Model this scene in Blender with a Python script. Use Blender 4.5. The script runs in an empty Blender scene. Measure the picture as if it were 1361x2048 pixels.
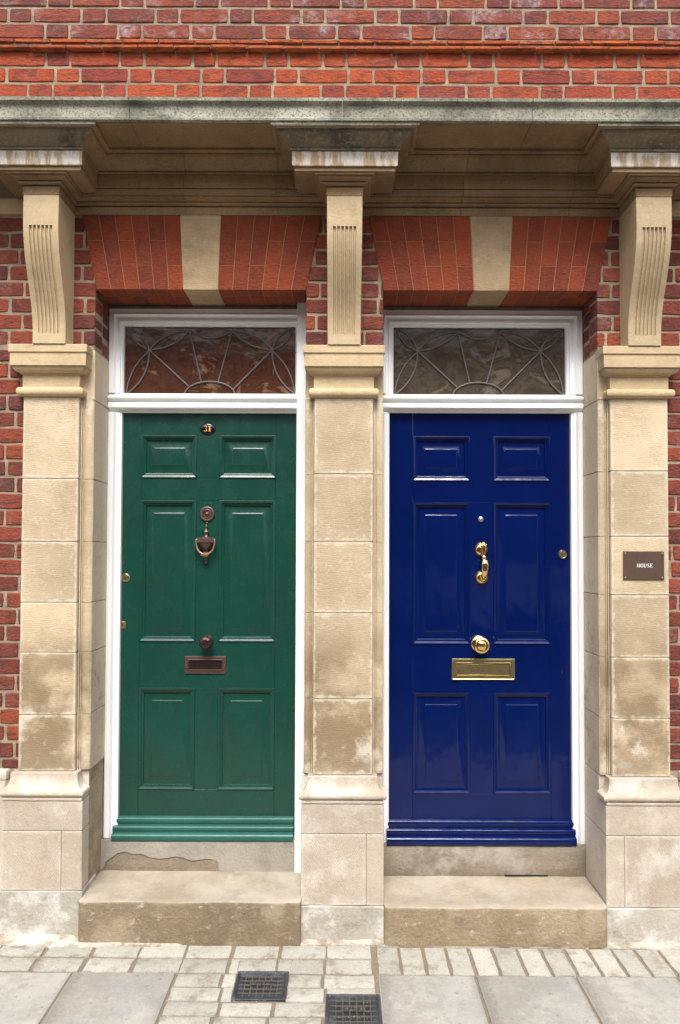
import bpy, bmesh, math, random
from mathutils import Vector, Matrix, noise as mnoise
random.seed(7)
R = math.radians
scene = bpy.context.scene
C = scene.collection

# ------------------------------------------------------------------ camera
H = 1.70; FPX = 1440.0; TILT = R(1.43); ROLL = R(0.2); SH = 50.0
cam_d = bpy.data.cameras.new("camera"); cam = bpy.data.objects.new("camera", cam_d); C.objects.link(cam)
cam_d.sensor_fit = 'VERTICAL'; cam_d.sensor_height = 36; cam_d.lens = FPX/2048*36
cam_d.shift_y = SH/2048; cam_d.clip_start = .05; cam_d.clip_end = 400
ROT = Matrix.Rotation(math.pi/2+TILT, 3, 'X') @ Matrix.Rotation(ROLL, 3, 'Z')
cam.matrix_world = Matrix.Translation((0, 0, H)) @ ROT.to_4x4()
scene.camera = cam
scene.render.resolution_x = 680; scene.render.resolution_y = 1024

# ------------------------------------------------------------------ daylight (soft, overcast)
SUN_EL = R(56); SUN_AZ = R(181)
world = bpy.data.worlds.new("World"); scene.world = world; world.use_nodes = True
wn = world.node_tree.nodes; wl = world.node_tree.links; wn.clear()
sky = wn.new('ShaderNodeTexSky'); sky.sky_type = 'NISHITA'; sky.sun_disc = False
sky.sun_elevation = SUN_EL; sky.sun_rotation = SUN_AZ; sky.dust_density = 4.0; sky.air_density = 1.0; sky.altitude = 0
hs = wn.new('ShaderNodeHueSaturation'); hs.inputs['Saturation'].default_value = .22
bg = wn.new('ShaderNodeBackground'); bg.inputs['Strength'].default_value = .105
wo = wn.new('ShaderNodeOutputWorld')
wl.new(sky.outputs[0], hs.inputs['Color']); wl.new(hs.outputs[0], bg.inputs[0]); wl.new(bg.outputs[0], wo.inputs[0])
sd = bpy.data.lights.new("sun", 'SUN'); sd.energy = 1.5; sd.angle = R(22); sd.color = (1, .975, .94)
sun = bpy.data.objects.new("sun", sd); C.objects.link(sun)
dirv = Vector((math.sin(SUN_AZ)*math.cos(SUN_EL), math.cos(SUN_AZ)*math.cos(SUN_EL), math.sin(SUN_EL)))
sun.rotation_euler = dirv.to_track_quat('Z', 'Y').to_euler()
scene.view_settings.view_transform = 'Standard'; scene.view_settings.look = 'None'
scene.view_settings.gamma = 1; scene.view_settings.exposure = 1.33
scene.view_settings.use_curve_mapping = False

# ------------------------------------------------------------------ measuring helpers
def ray(px, py):
    return ROT @ Vector(((px-680.5)/FPX, (-(py-1024)+SH)/FPX, -1))
def W(px, py, Y):
    d = ray(px, py); k = Y/d.y
    return d.x*k, H+d.z*k
def WX(px, py, Y): return W(px, py, Y)[0]
def WZ(py, Y, px=690): return W(px, py, Y)[1]
def gz(x): return .022-.005*x
def G(px, py):
    d = ray(px, py); z = .02
    for _ in range(4):
        k = (z-H)/d.z; z = gz(d.x*k)
    return d.x*k, d.y*k

# ------------------------------------------------------------------ object helpers
WORLD = {}
def tag(o, label, cat, group=None):
    o['label'] = label
    if cat: o['category'] = cat
    if group: o['group'] = group
    return o
def thing(name, label, cat, loc, group=None):
    o = bpy.data.objects.new(name, None); C.objects.link(o); o.empty_display_size = .1
    o.location = loc; WORLD[o] = Vector(loc); return tag(o, label, cat, group)
def setting(name, loc=(0, 0, 0)):
    o = bpy.data.objects.new(name, None); C.objects.link(o); o.location = loc; WORLD[o] = Vector(loc)
    o['kind'] = 'structure'; return o
def place(me, name, parent, loc, rot=None, kind=None, label=None):
    o = bpy.data.objects.new(name, me); C.objects.link(o); loc = Vector(loc)
    if parent:
        o.parent = parent; o.location = loc-WORLD[parent]
    else: o.location = loc
    WORLD[o] = loc
    if rot: o.rotation_euler = rot
    if kind: o['kind'] = kind
    if label: o['label'] = label
    return o
class MB:
    def __init__(s): s.bm = bmesh.new()
    def face(s, vs): 
        try: return s.bm.faces.new(vs)
        except ValueError: return None
    def v(s, p): return s.bm.verts.new(p)
    def box(s, x0, x1, y0, y1, z0, z1, bev=0, seg=1, jit=0):
        b = bmesh.new(); bmesh.ops.create_cube(b, size=1)
        for v in b.verts:
            v.co = Vector((x0+(v.co.x+.5)*(x1-x0), y0+(v.co.y+.5)*(y1-y0), z0+(v.co.z+.5)*(z1-z0)))
        if bev: bmesh.ops.bevel(b, geom=b.edges[:], offset=bev, segments=seg, affect='EDGES', profile=.5)
        if jit:
            for v in b.verts: v.co += Vector([random.uniform(-jit, jit) for _ in range(3)])
        s.join(b); return s
    def join(s, b):
        m = bpy.data.meshes.new('t'); b.to_mesh(m); b.free(); s.bm.from_mesh(m); bpy.data.meshes.remove(m)
    def rough(s, x0, x1, y0, y1, z0, z1, bev=.006, res=.03, amp=.002, sc=9, seg=2, wobble=.0):
        b = bmesh.new(); bmesh.ops.create_cube(b, size=1)
        for v in b.verts:
            v.co = Vector((x0+(v.co.x+.5)*(x1-x0), y0+(v.co.y+.5)*(y1-y0), z0+(v.co.z+.5)*(z1-z0)))
        for ax, L in enumerate((x1-x0, y1-y0, z1-z0)):
            n = min(60, max(1, int(L/res)))
            lo = (x0, y0, z0)[ax]
            for k in range(1, n):
                co = [0, 0, 0]; no = [0, 0, 0]; co[ax] = lo+L*k/n; no[ax] = 1
                bmesh.ops.bisect_plane(b, geom=b.verts[:]+b.edges[:]+b.faces[:], plane_co=co, plane_no=no)
        ed = [e for e in b.edges if len(e.link_faces) == 2 and e.calc_face_angle(0) > .5]
        if bev: bmesh.ops.bevel(b, geom=ed, offset=bev, segments=seg, affect='EDGES', profile=.5)
        for v in b.verts:
            n = mnoise.noise_vector(v.co*sc); n2 = mnoise.noise_vector(v.co*sc*4+Vector((5, 3, 1)))
            v.co += n*amp+n2*amp*.4
        s.join(b); return s
    def extr_x(s, prof, x0, x1):           # closed profile of (y,z) extruded along x
        a = [s.v((x0, p[0], p[1])) for p in prof]; b = [s.v((x1, p[0], p[1])) for p in prof]
        n = len(prof)
        for i in range(n): s.face((a[i], a[(i+1) % n], b[(i+1) % n], b[i]))
        s.face(a[::-1]); s.face(b); return s
    def poly(s, pts, y0, y1):               # outline (x,z) with thickness in y
        a = [s.v((p[0], y0, p[1])) for p in pts]; b = [s.v((p[0], y1, p[1])) for p in pts]
        n = len(pts)
        for i in range(n): s.face((a[i], a[(i+1) % n], b[(i+1) % n], b[i]))
        s.face(a[::-1]); s.face(b); return s
    def ribbon(s, pts, wid, y0, y1):        # stroke with varying width, in the xz plane
        L, Rr = [], []
        for i, p in enumerate(pts):
            a = Vector(pts[max(0, i-1)]); b = Vector(pts[min(len(pts)-1, i+1)]); d = (b-a).normalized()
            n = Vector((-d.y, d.x)); w = (wid[i] if hasattr(wid, '__len__') else wid)/2
            L.append(Vector(p)+n*w); Rr.append(Vector(p)-n*w)
        for i in range(len(pts)-1): s.poly([L[i], L[i+1], Rr[i+1], Rr[i]], y0, y1)
        return s
    def lathe_y(s, cx, cz, Y, prof, n=32):  # (radius, distance towards viewer)
        rings = []
        for r, h in prof:
            rings.append([s.v((cx+r*math.cos(2*math.pi*k/n), Y-h, cz+r*math.sin(2*math.pi*k/n))) for k in range(n)] if r > 1e-6 else [s.v((cx, Y-h, cz))])
        for a, b in zip(rings, rings[1:]):
            for k in range(n):
                k2 = (k+1) % n
                if len(a) == 1 and len(b) > 1: s.face((a[0], b[k], b[k2]))
                elif len(b) == 1 and len(a) > 1: s.face((a[k2], a[k], b[0]))
                elif len(a) > 1: s.face((a[k], b[k], b[k2], a[k2]))
        return s
    def lathe_z(s, cx, cy, prof, n=24, sy=1):   # (radius, z)
        rings = [[s.v((cx+r*math.cos(2*math.pi*k/n), cy+sy*r*math.sin(2*math.pi*k/n), z)) for k in range(n)] for r, z in prof]
        for a, b in zip(rings, rings[1:]):
            for k in range(n): s.face((a[k], a[(k+1) % n], b[(k+1) % n], b[k]))
        s.face(rings[0][::-1]); s.face(rings[-1]); return s
    def tube(s, pts, r, n=8, flat=1.0):
        rings = []
        pts = [Vector(p) for p in pts]
        for i, p in enumerate(pts):
            d = (pts[min(len(pts)-1, i+1)]-pts[max(0, i-1)]).normalized()
            a = d.cross(Vector((0, 1, 0)))
            a = a.normalized() if a.length > .01 else Vector((1, 0, 0))
            b = d.cross(a).normalized(); rr = r[i] if hasattr(r, '__len__') else r
            rings.append([s.v(p+(a*math.cos(2*math.pi*k/n)+b*flat*math.sin(2*math.pi*k/n))*rr) for k in range(n)])
        for a, b in zip(rings, rings[1:]):
            for k in range(n): s.face((a[k], a[(k+1) % n], b[(k+1) % n], b[k]))
        s.face(rings[0][::-1]); s.face(rings[-1]); return s
    def mesh(s, m, smooth=40):
        bmesh.ops.remove_doubles(s.bm, verts=s.bm.verts, dist=1e-6)
        bmesh.ops.recalc_face_normals(s.bm, faces=s.bm.faces)
        me = bpy.data.meshes.new('mesh'); s.bm.to_mesh(me); s.bm.free()
        if m: me.materials.append(m)
        if smooth:
            for p in me.polygons: p.use_smooth = True
            me.set_sharp_from_angle(angle=R(smooth))
        return me
    def build(s, name, m, parent=None, kind=None, smooth=40, label=None):
        xs = [v.co for v in s.bm.verts]
        lo = Vector([min(c[i] for c in xs) for i in range(3)]); hi = Vector([max(c[i] for c in xs) for i in range(3)])
        c = (lo+hi)/2
        for v in s.bm.verts: v.co -= c
        me = s.mesh(m, smooth); me.name = name
        return place(me, name, parent, c, None, kind, label)
def mitre(path):
    out = []
    for i, p in enumerate(path):
        p = Vector(p); ns = []
        if i > 0: d = (p-Vector(path[i-1])).normalized(); ns.append(Vector((d.y, -d.x)))
        if i < len(path)-1: d = (Vector(path[i+1])-p).normalized(); ns.append(Vector((d.y, -d.x)))
        n = ns[0] if len(ns) == 1 else (ns[0]+ns[1])/(1+ns[0].dot(ns[1]))
        out.append((p, n))
    return out
def sweep(pm, prof):                        # pm: slice of mitre(); prof closed (o,z)
    m = MB(); rings = []
    for p, n in pm: rings.append([m.v((p.x+n.x*o, p.y+n.y*o, z)) for o, z in prof])
    k = len(prof)
    for a, b in zip(rings, rings[1:]):
        for i in range(k): m.face((a[i], a[(i+1) % k], b[(i+1) % k], b[i]))
    m.face(rings[0][::-1]); m.face(rings[-1]); return m
def sweep_split(path, prof, joints, gap=.0016):   # separate stones: cut where a run along the wall crosses x in joints
    pm = mitre(path); pieces = []; cur = [pm[0]]
    for (p, n), (q, m) in zip(pm, pm[1:]):
        if abs(p.y-q.y) < 1e-6:
            for j in joints:
                if p.x < j < q.x:
                    nn = Vector((0, -1)); cur.append((Vector((j-gap/2, p.y)), nn)); pieces.append(cur)
                    cur = [(Vector((j+gap/2, p.y)), nn)]
        cur.append((q, m))
    pieces.append(cur); return [sweep(c, prof) for c in pieces]
def arc(cx, cz, r, a0, a1, n=12, ry=None):
    return [(cx+r*math.cos(R(a0+(a1-a0)*k/n)), cz+(ry or r)*math.sin(R(a0+(a1-a0)*k/n))) for k in range(n+1)]

# ------------------------------------------------------------------ materials
class Mat:
    def __init__(s, name):
        s.m = bpy.data.materials.new(name); s.m.use_nodes = True; s.nt = s.m.node_tree; s.nt.nodes.clear()
        s.b = s.n('ShaderNodeBsdfPrincipled'); o = s.n('ShaderNodeOutputMaterial'); s.l(s.b.outputs[0], o.inputs[0])
        g = s.n('ShaderNodeNewGeometry'); s.pos = g.outputs['Position']; s.nrm = g.outputs['Normal']
        s.h = None
        s.rnd = s.n('ShaderNodeObjectInfo').outputs['Random']
    def n(s, t): return s.nt.nodes.new(t)
    def l(s, a, b): s.nt.links.new(a, b)
    def put(s, sock, v):
        if isinstance(v, bpy.types.NodeSocket): s.l(v, sock)
        elif isinstance(v, (tuple, list)) and len(v) == 3 and sock.type == 'RGBA': sock.default_value = (*v, 1)
        else: sock.default_value = v
    def scl(s, v, vec=None):
        n = s.n('ShaderNodeMapping'); s.l(vec or s.pos, n.inputs[0]); n.inputs['Scale'].default_value = v; return n.outputs[0]
    def noise(s, sc, det=4, ro=.55, vec=None, dist=0):
        n = s.n('ShaderNodeTexNoise'); s.l(vec or s.pos, n.inputs['Vector']); n.inputs['Scale'].default_value = sc
        n.inputs['Detail'].default_value = det; n.inputs['Roughness'].default_value = ro; n.inputs['Distortion'].default_value = dist
        return n.outputs['Fac']
    def voro(s, sc, vec=None, feat='F1'):
        n = s.n('ShaderNodeTexVoronoi'); n.feature = feat; s.l(vec or s.pos, n.inputs['Vector']); n.inputs['Scale'].default_value = sc; return n.outputs['Distance']
    def ramp(s, f, stops, interp='LINEAR'):
        n = s.n('ShaderNodeValToRGB'); n.color_ramp.interpolation = interp; e = n.color_ramp.elements
        while len(e) < len(stops): e.new(.5)
        for x, (p, c) in zip(e, stops):
            x.position = p; x.color = (c, c, c, 1) if isinstance(c, (int, float)) else (*c, 1)
        s.put(n.inputs[0], f); return n.outputs[0]
    def mix(s, f, a, b, t='MIX'):
        n = s.n('ShaderNodeMix'); n.data_type = 'RGBA'; n.blend_type = t
        s.put(n.inputs[0], f); s.put(n.inputs[6], a); s.put(n.inputs[7], b); return n.outputs[2]
    def math(s, op, a, b=0., c=None):
        n = s.n('ShaderNodeMath'); n.operation = op; s.put(n.inputs[0], a); s.put(n.inputs[1], b)
        if c is not None: s.put(n.inputs[2], c)
        return n.outputs[0]
    def rng(s, v, a, b, c=0., d=1.):
        n = s.n('ShaderNodeMapRange'); n.interpolation_type = 'SMOOTHSTEP'
        s.put(n.inputs[0], v)
        for i, x in enumerate((a, b, c, d)): n.inputs[i+1].default_value = x
        return n.outputs[0]
    def xyz(s):
        n = s.n('ShaderNodeSeparateXYZ'); s.l(s.pos, n.inputs[0]); return n.outputs
    def bump(s, h, dist, st=1.0):
        n = s.n('ShaderNodeBump'); n.inputs['Distance'].default_value = dist; n.inputs['Strength'].default_value = st
        s.l(h, n.inputs['Height'])
        if s.h: s.l(s.h, n.inputs['Normal'])
        s.h = n.outputs[0]; s.l(s.h, s.b.inputs['Normal'])
    def done(s, col, rough, **kw):
        s.put(s.b.inputs['Base Color'], col); s.put(s.b.inputs['Roughness'], rough)
        for k, v in kw.items(): s.put(s.b.inputs[k], v)
        return s.m

def brick_mat(name, tones, bloom=0.0, dark=.35, speck=.5, mot=1.0):
    m = Mat(name)
    a = m.n('ShaderNodeAttribute'); a.attribute_name = 'rnd'
    r = m.math('FRACT', m.math('ADD', m.rnd, a.outputs['Fac']))
    c = m.ramp(r, [(i/(len(tones)-1), t) for i, t in enumerate(tones)])
    off = m.n('ShaderNodeVectorMath'); off.operation = 'ADD'
    cmb = m.n('ShaderNodeCombineXYZ'); m.l(m.math('MULTIPLY', r, 13.), cmb.inputs[1]); m.l(m.pos, off.inputs[0]); m.l(cmb.outputs[0], off.inputs[1])
    v = off.outputs[0]
    n1 = m.noise(9, 5, .6, v)
    c = m.mix(m.rng(n1, .50, .78, 0, dark), c, (.075, .022, .025))
    c = m.mix(m.rng(m.noise(22, 4, .65, v), .42, .75, 0, .35), c, (.36, .085, .035))
    c = m.mix(m.rng(m.noise(160, 3, .7, v), .56, .74, 0, speck), c, (.05, .02, .018))
    c = m.mix(m.rng(m.noise(240, 2, .6, v), .62, .74, 0, .3), c, (.5, .3, .22))
    if bloom:
        c = m.mix(m.math('MULTIPLY', m.rng(m.noise(7, 5, .62, v), .5, .8, 0, bloom), m.rng(m.noise(60, 3, .7), .3, .6)), c, (.50, .42, .42))
    c = m.mix(m.rng(m.noise(17, 6, .75, m.scl((1, 1, 2.4), v)), .50, .60, 0, .62*mot), c, (.085, .030, .024))
    c = m.mix(m.rng(m.noise(30, 5, .7, v), .58, .70, 0, .45*mot), c, (.44, .13, .055))
    hsv = m.n('ShaderNodeHueSaturation'); hsv.inputs['Saturation'].default_value = 1.04; m.l(c, hsv.inputs['Color']); c = hsv.outputs[0]
    m.bump(m.noise(55, 6, .7, m.scl((1, 1, 1.9), v)), .014, .9)
    cr = m.ramp(m.voro(26, m.scl((1, 1, 2.6), v), 'DISTANCE_TO_EDGE'), [(0, 0), (.03, 1)])
    m.bump(m.math('MAXIMUM', cr, m.rng(m.noise(8, 3, .5, v), .42, .5)), .004, .5*mot)
    return m.done(c, .88)

def stone_mat(name, base, second, stain=None, stain_amt=.5, stain_rng=(.55, .7), stain_sc=4, zones=(), grain=.5, tool=0.0, bump=.004, rough=.85, tint=.12, extra=(), toolrot=38, top=None, edge=None, contrast=1.0):
    m = Mat(name)
    c = m.mix(m.rng(m.noise(3.2, 5, .6), .3, .7), base, second)
    m_r = m.math('MULTIPLY_ADD', m.rnd, tint*2, 1-tint)
    c = m.mix(1.0, c, m.ramp(m_r, [(0, 0), (1, 1)]), 'MULTIPLY') if tint == 0 else m.mix(1.0, c, _grey(m, m_r), 'MULTIPLY')
    c = m.mix(m.rng(m.noise(5, 4, .6, m.scl((3, 3, 26))), .45, .75, 0, .22*grain*2), c, tuple(x*.72 for x in base))
    c = m.mix(m.rng(m.noise(1, 3, .6, m.scl((9, 9, 150)), 1.5), .5, .7, 0, .42*grain), c, tuple(x*.6 for x in base))
    c = m.mix(m.rng(m.noise(150, 3, .7), .5, .8, 0, .4), c, tuple(x*.55 for x in base))
    c = m.mix(m.rng(m.noise(90, 3, .7), .58, .8, 0, .3), c, tuple(min(.8, x*1.35) for x in base))
    if stain: c = m.mix(m.rng(m.noise(stain_sc, 6, .65), stain_rng[0], stain_rng[1], 0, stain_amt), c, stain)
    for (sc, lo, hi, amt, col) in extra:
        c = m.mix(m.rng(m.noise(1, 6, .65, m.scl(sc)), lo, hi, 0, amt), c, col)
    c = m.mix(m.rng(m.noise(1, 5, .65, m.scl((16, 16, 2.2))), .56, .74, 0, .30*contrast), c, tuple(x*.55 for x in base))
    c = m.mix(m.rng(m.noise(13, 6, .7), .54, .72, 0, .40*contrast), c, tuple(x*.62 for x in base))
    c = m.mix(m.rng(m.noise(34, 5, .75), .55, .68, 0, .38*contrast), c, tuple(min(.8, x*1.22) for x in base))
    if zones:
        z = m.xyz()[2]
        for (z0, z1, f, col, amt, sc, lo, hi) in zones:
            w = m.math('MULTIPLY', m.rng(z, z0-f, z0+f), m.rng(z, z1-f, z1+f, 1, 0))
            w = m.math('MULTIPLY', w, m.rng(m.noise(sc, 6, .62), lo, hi, 0, amt))
            c = m.mix(w, c, col)
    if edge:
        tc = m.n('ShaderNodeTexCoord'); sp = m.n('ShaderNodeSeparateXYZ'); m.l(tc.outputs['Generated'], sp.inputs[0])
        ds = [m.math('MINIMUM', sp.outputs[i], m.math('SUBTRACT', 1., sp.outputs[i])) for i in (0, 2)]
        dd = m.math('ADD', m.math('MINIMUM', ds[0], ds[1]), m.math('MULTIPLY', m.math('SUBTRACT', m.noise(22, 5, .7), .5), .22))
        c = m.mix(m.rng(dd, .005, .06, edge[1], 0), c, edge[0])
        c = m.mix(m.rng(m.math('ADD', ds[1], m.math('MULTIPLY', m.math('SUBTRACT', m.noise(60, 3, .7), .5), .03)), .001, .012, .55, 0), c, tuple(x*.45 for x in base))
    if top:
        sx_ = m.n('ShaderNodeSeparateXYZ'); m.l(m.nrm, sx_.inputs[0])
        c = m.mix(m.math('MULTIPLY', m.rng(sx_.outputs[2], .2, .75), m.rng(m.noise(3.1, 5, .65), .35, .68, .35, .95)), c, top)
    m.bump(m.noise(70, 6, .7), bump, .8)
    m.bump(m.noise(9, 5, .6), bump*1.5, .5)
    pit = m.rng(m.noise(120, 2, .5), .22, .34)
    m.bump(pit, .0025, .5)
    if tool:
        w = m.n('ShaderNodeTexWave'); w.inputs['Scale'].default_value = 34; w.inputs['Distortion'].default_value = 7; w.inputs['Detail'].default_value = 3
        rt = m.n('ShaderNodeMapping'); rt.inputs['Rotation'].default_value = (0, R(toolrot), 0); m.l(m.pos, rt.inputs[0]); m.l(rt.outputs[0], w.inputs[0])
        m.bump(w.outputs['Fac'], .0015*tool, .6)
    return m.done(c, rough)
def _grey(m, v):
    n = m.n('ShaderNodeCombineColor'); [m.l(v, n.inputs[i]) for i in range(3)]; return n.outputs[0]

M = {}
M['brick_upper'] = brick_mat('upper_brick', [(.25, .056, .038), (.17, .042, .036), (.31, .070, .036), (.13, .036, .036), (.28, .07, .038)], bloom=.95)
M['brick_orange'] = brick_mat('orange_brick', [(.40, .070, .028), (.30, .055, .030), (.46, .095, .036), (.24, .045, .034), (.42, .08, .03)], bloom=.15, dark=.45)
M['brick_side'] = brick_mat('wall_brick', [(.23, .050, .030), (.14, .036, .030), (.29, .066, .034), (.105, .031, .029), (.20, .046, .032), (.32, .074, .036)], bloom=.3)
M['brick_arch'] = brick_mat('rubbed_brick', [(.28, .058, .025), (.22, .046, .022), (.32, .068, .027), (.18, .040, .021)], dark=.35, speck=.25, mot=.3)
M['tile'] = brick_mat('creasing_tile', [(.46, .12, .04), (.40, .09, .035), (.52, .15, .05)], dark=.5)
def mortar():
    m = Mat('lime_mortar')
    c = m.mix(m.rng(m.noise(14, 5, .65), .35, .7), (.54, .43, .29), (.34, .265, .185))
    c = m.mix(m.rng(m.noise(260, 3, .8), .52, .66, 0, .7), c, (.07, .055, .045))
    c = m.mix(m.rng(m.noise(210, 2, .8), .6, .7, 0, .6), c, (.62, .55, .44))
    m.bump(m.noise(140, 5, .8), .012, 1); return m.done(c, .95)
M['mortar'] = mortar()
def gauged():
    m = Mat('lime_putty'); return m.done(m.mix(m.noise(40), (.46, .29, .18), (.30, .15, .085)), .9)
M['putty'] = gauged()
BUFF = (.59, .47, .32); BUFF2 = (.43, .33, .205)
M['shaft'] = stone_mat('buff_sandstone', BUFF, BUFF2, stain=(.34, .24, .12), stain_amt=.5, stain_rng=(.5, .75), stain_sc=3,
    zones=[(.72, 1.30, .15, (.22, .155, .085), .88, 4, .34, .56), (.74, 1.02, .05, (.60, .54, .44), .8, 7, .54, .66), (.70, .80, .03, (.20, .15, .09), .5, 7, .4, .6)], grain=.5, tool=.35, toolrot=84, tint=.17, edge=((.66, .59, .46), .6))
M['console'] = stone_mat('carved_sandstone', (.54, .415, .255), (.44, .33, .195), stain=(.30, .21, .11), stain_amt=.35, stain_sc=6)
M['capital'] = stone_mat('capital_sandstone', (.60, .455, .275), (.49, .365, .21), stain=(.33, .22, .10), stain_amt=.45, stain_sc=7, extra=[((26, 9, 3), .62, .78, .45, (.68, .62, .52))])
M['keystone'] = stone_mat('weathered_keystone', (.47, .34, .20), (.38, .265, .15), stain=(.22, .155, .08), stain_amt=.6, stain_rng=(.42, .7), stain_sc=8, extra=[((5, 5, 50), .5, .7, .35, (.22, .17, .1))], tool=.6, toolrot=80)
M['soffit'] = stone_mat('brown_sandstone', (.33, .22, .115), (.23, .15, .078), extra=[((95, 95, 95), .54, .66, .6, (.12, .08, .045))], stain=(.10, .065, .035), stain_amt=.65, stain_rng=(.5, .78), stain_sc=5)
M['corona'] = stone_mat('lichened_stone', (.42, .40, .31), (.25, .245, .18), stain=(.075, .07, .05), stain_amt=.8, stain_rng=(.47, .66), stain_sc=2.6,
    extra=[((2.5, 2.5, 7), .50, .66, .7, (.58, .57, .47)), ((130, 130, 130), .50, .62, .75, (.06, .062, .05)), ((38, 38, 9), .58, .72, .35, (.10, .10, .08)), ((90, 90, 90), .60, .7, .5, (.52, .54, .45))], bump=.006, tint=.05)
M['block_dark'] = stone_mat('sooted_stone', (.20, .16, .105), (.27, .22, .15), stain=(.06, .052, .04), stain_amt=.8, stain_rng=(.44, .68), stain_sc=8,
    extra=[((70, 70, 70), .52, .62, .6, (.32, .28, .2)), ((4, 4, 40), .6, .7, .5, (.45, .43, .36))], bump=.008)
M['block_pale'] = stone_mat('washed_stone', (.46, .33, .20), (.38, .26, .15), stain=(.60, .52, .42), stain_amt=.7, stain_rng=(.5, .68), stain_sc=9,
    extra=[((24, 8, 5), .44, .56, .92, (.70, .655, .60)), ((70, 20, 6), .62, .70, .5, (.20, .13, .08))], bump=.005)
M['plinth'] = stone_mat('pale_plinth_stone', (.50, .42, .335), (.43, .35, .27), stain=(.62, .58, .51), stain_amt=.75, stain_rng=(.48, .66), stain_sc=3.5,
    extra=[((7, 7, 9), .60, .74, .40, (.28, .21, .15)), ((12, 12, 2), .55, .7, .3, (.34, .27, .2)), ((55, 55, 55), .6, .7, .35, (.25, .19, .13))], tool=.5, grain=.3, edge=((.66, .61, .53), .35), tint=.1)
M['foot'] = stone_mat('foot_stone', (.46, .42, .36), (.38, .34, .28), stain=(.68, .66, .62), stain_amt=.7, stain_rng=(.46, .62), stain_sc=6,
    extra=[((9, 9, 14), .60, .70, .6, (.26, .2, .14))], bump=.007)
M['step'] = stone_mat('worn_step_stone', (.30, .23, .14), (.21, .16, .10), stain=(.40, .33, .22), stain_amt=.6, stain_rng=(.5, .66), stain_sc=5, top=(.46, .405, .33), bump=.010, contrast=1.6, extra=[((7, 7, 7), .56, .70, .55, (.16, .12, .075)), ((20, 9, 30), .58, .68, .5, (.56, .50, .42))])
M['riser'] = stone_mat('grey_threshold_stone', (.27, .225, .17), (.19, .155, .115), stain=(.42, .38, .33), stain_amt=.7, stain_rng=(.46, .64), stain_sc=5,
    extra=[((6, 6, 8), .55, .68, .7, (.20, .15, .09))], bump=.007)
M['riser_bare'] = stone_mat('bare_threshold_stone', (.27, .215, .155), (.20, .16, .115), stain=(.34, .29, .22), stain_amt=.6, stain_rng=(.5, .64), stain_sc=14, bump=.008)
M['render'] = stone_mat('grey_cement_render', (.36, .325, .275), (.29, .26, .22), stain=(.22, .19, .15), stain_amt=.5, stain_sc=8, bump=.006)
M['white_cement'] = stone_mat('white_cement', (.62, .58, .50), (.50, .45, .37), stain=(.26, .19, .12), stain_amt=.8, stain_rng=(.48, .62), stain_sc=9, bump=.012)
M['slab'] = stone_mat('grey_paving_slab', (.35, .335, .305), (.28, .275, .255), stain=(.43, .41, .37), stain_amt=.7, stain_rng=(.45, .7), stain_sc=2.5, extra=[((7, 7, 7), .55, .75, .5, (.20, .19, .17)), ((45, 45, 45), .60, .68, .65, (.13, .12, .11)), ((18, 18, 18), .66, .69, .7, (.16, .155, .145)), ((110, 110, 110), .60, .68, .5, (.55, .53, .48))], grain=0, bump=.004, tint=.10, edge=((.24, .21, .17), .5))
M['paver'] = stone_mat('buff_paver', (.43, .41, .36), (.36, .34, .295), stain=(.20, .16, .115), stain_amt=.75, stain_rng=(.50, .70), stain_sc=14, grain=0, bump=.008, extra=[((34, 34, 34), .60, .68, .6, (.16, .13, .10)), ((120, 120, 120), .56, .64, .5, (.20, .15, .11)), ((80, 80, 80), .60, .68, .6, (.62, .58, .50))], tint=.14)
def joint():
    m = Mat('joint_sand'); c = m.mix(m.noise(30, 5, .7), (.20, .155, .11), (.32, .26, .19))
    c = m.mix(m.rng(m.noise(300, 2, .7), .6, .68, 0, .8), c, (.55, .5, .42))
    m.bump(m.noise(150, 4, .8), .01, 1); return m.done(c, .95)
M['joint'] = joint()
def grit():
    m = Mat('grit'); c = m.ramp(m.noise(120, 2), [(.3, (.05, .04, .03)), (.42, (.55, .5, .4)), (.5, (.45, .2, .08)), (.58, (.7, .68, .6)), (.7, (.3, .25, .2))], 'CONSTANT'); return m.done(c, .7)
M['grit'] = grit()
def paint(name, col, col2, rough, coat=0, brush=.0012, wave=0, wear=None, rlo=None):
    m = Mat(name); c = m.mix(m.rng(m.noise(4, 4, .6), .35, .7), col, col2)
    c = m.mix(m.rng(m.noise(1, 4, .7, m.scl((60, 60, 6))), .55, .8, 0, .25), c, tuple(min(1, x*1.5+.002) for x in col))
    if wear:
        c = m.mix(m.rng(m.noise(38, 5, .75), .70, .74, 0, .8), c, wear)
    m.bump(m.noise(1, 5, .7, m.scl((260, 260, 14))), brush, .6)
    m.bump(m.noise(130, 4, .7), brush*.5, .5)
    if wave: m.bump(m.noise(9, 2, .5, m.scl((1, 1, .6))), wave, 1)
    rr = m.rng(m.noise(12, 4, .6), .3, .75, rough*.8, rough*1.25)
    if name.startswith('gloss_blue'): m.b.inputs['Specular IOR Level'].default_value = .38
    return m.done(c, rr, **({'Coat Weight': coat, 'Coat Roughness': .06} if coat else {}))
M['green'] = paint('green_door_paint', (.0055, .050, .035), (.007, .043, .031), .26, brush=.0009, wave=.001, wear=(.03, .12, .09))
M['green_sill'] = paint('faded_green_paint', (.014, .085, .066), (.022, .11, .088), .36, wear=(.2, .35, .3))
M['blue'] = paint('gloss_blue_door_paint', (.0003, .0072, .070), (.0003, .006, .060), .07, coat=.0, brush=.0004, wave=.004)
M['white'] = paint('white_gloss_paint', (.83, .84, .84), (.79, .80, .80), .35, wear=(.5, .47, .40), brush=.0004)
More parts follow.
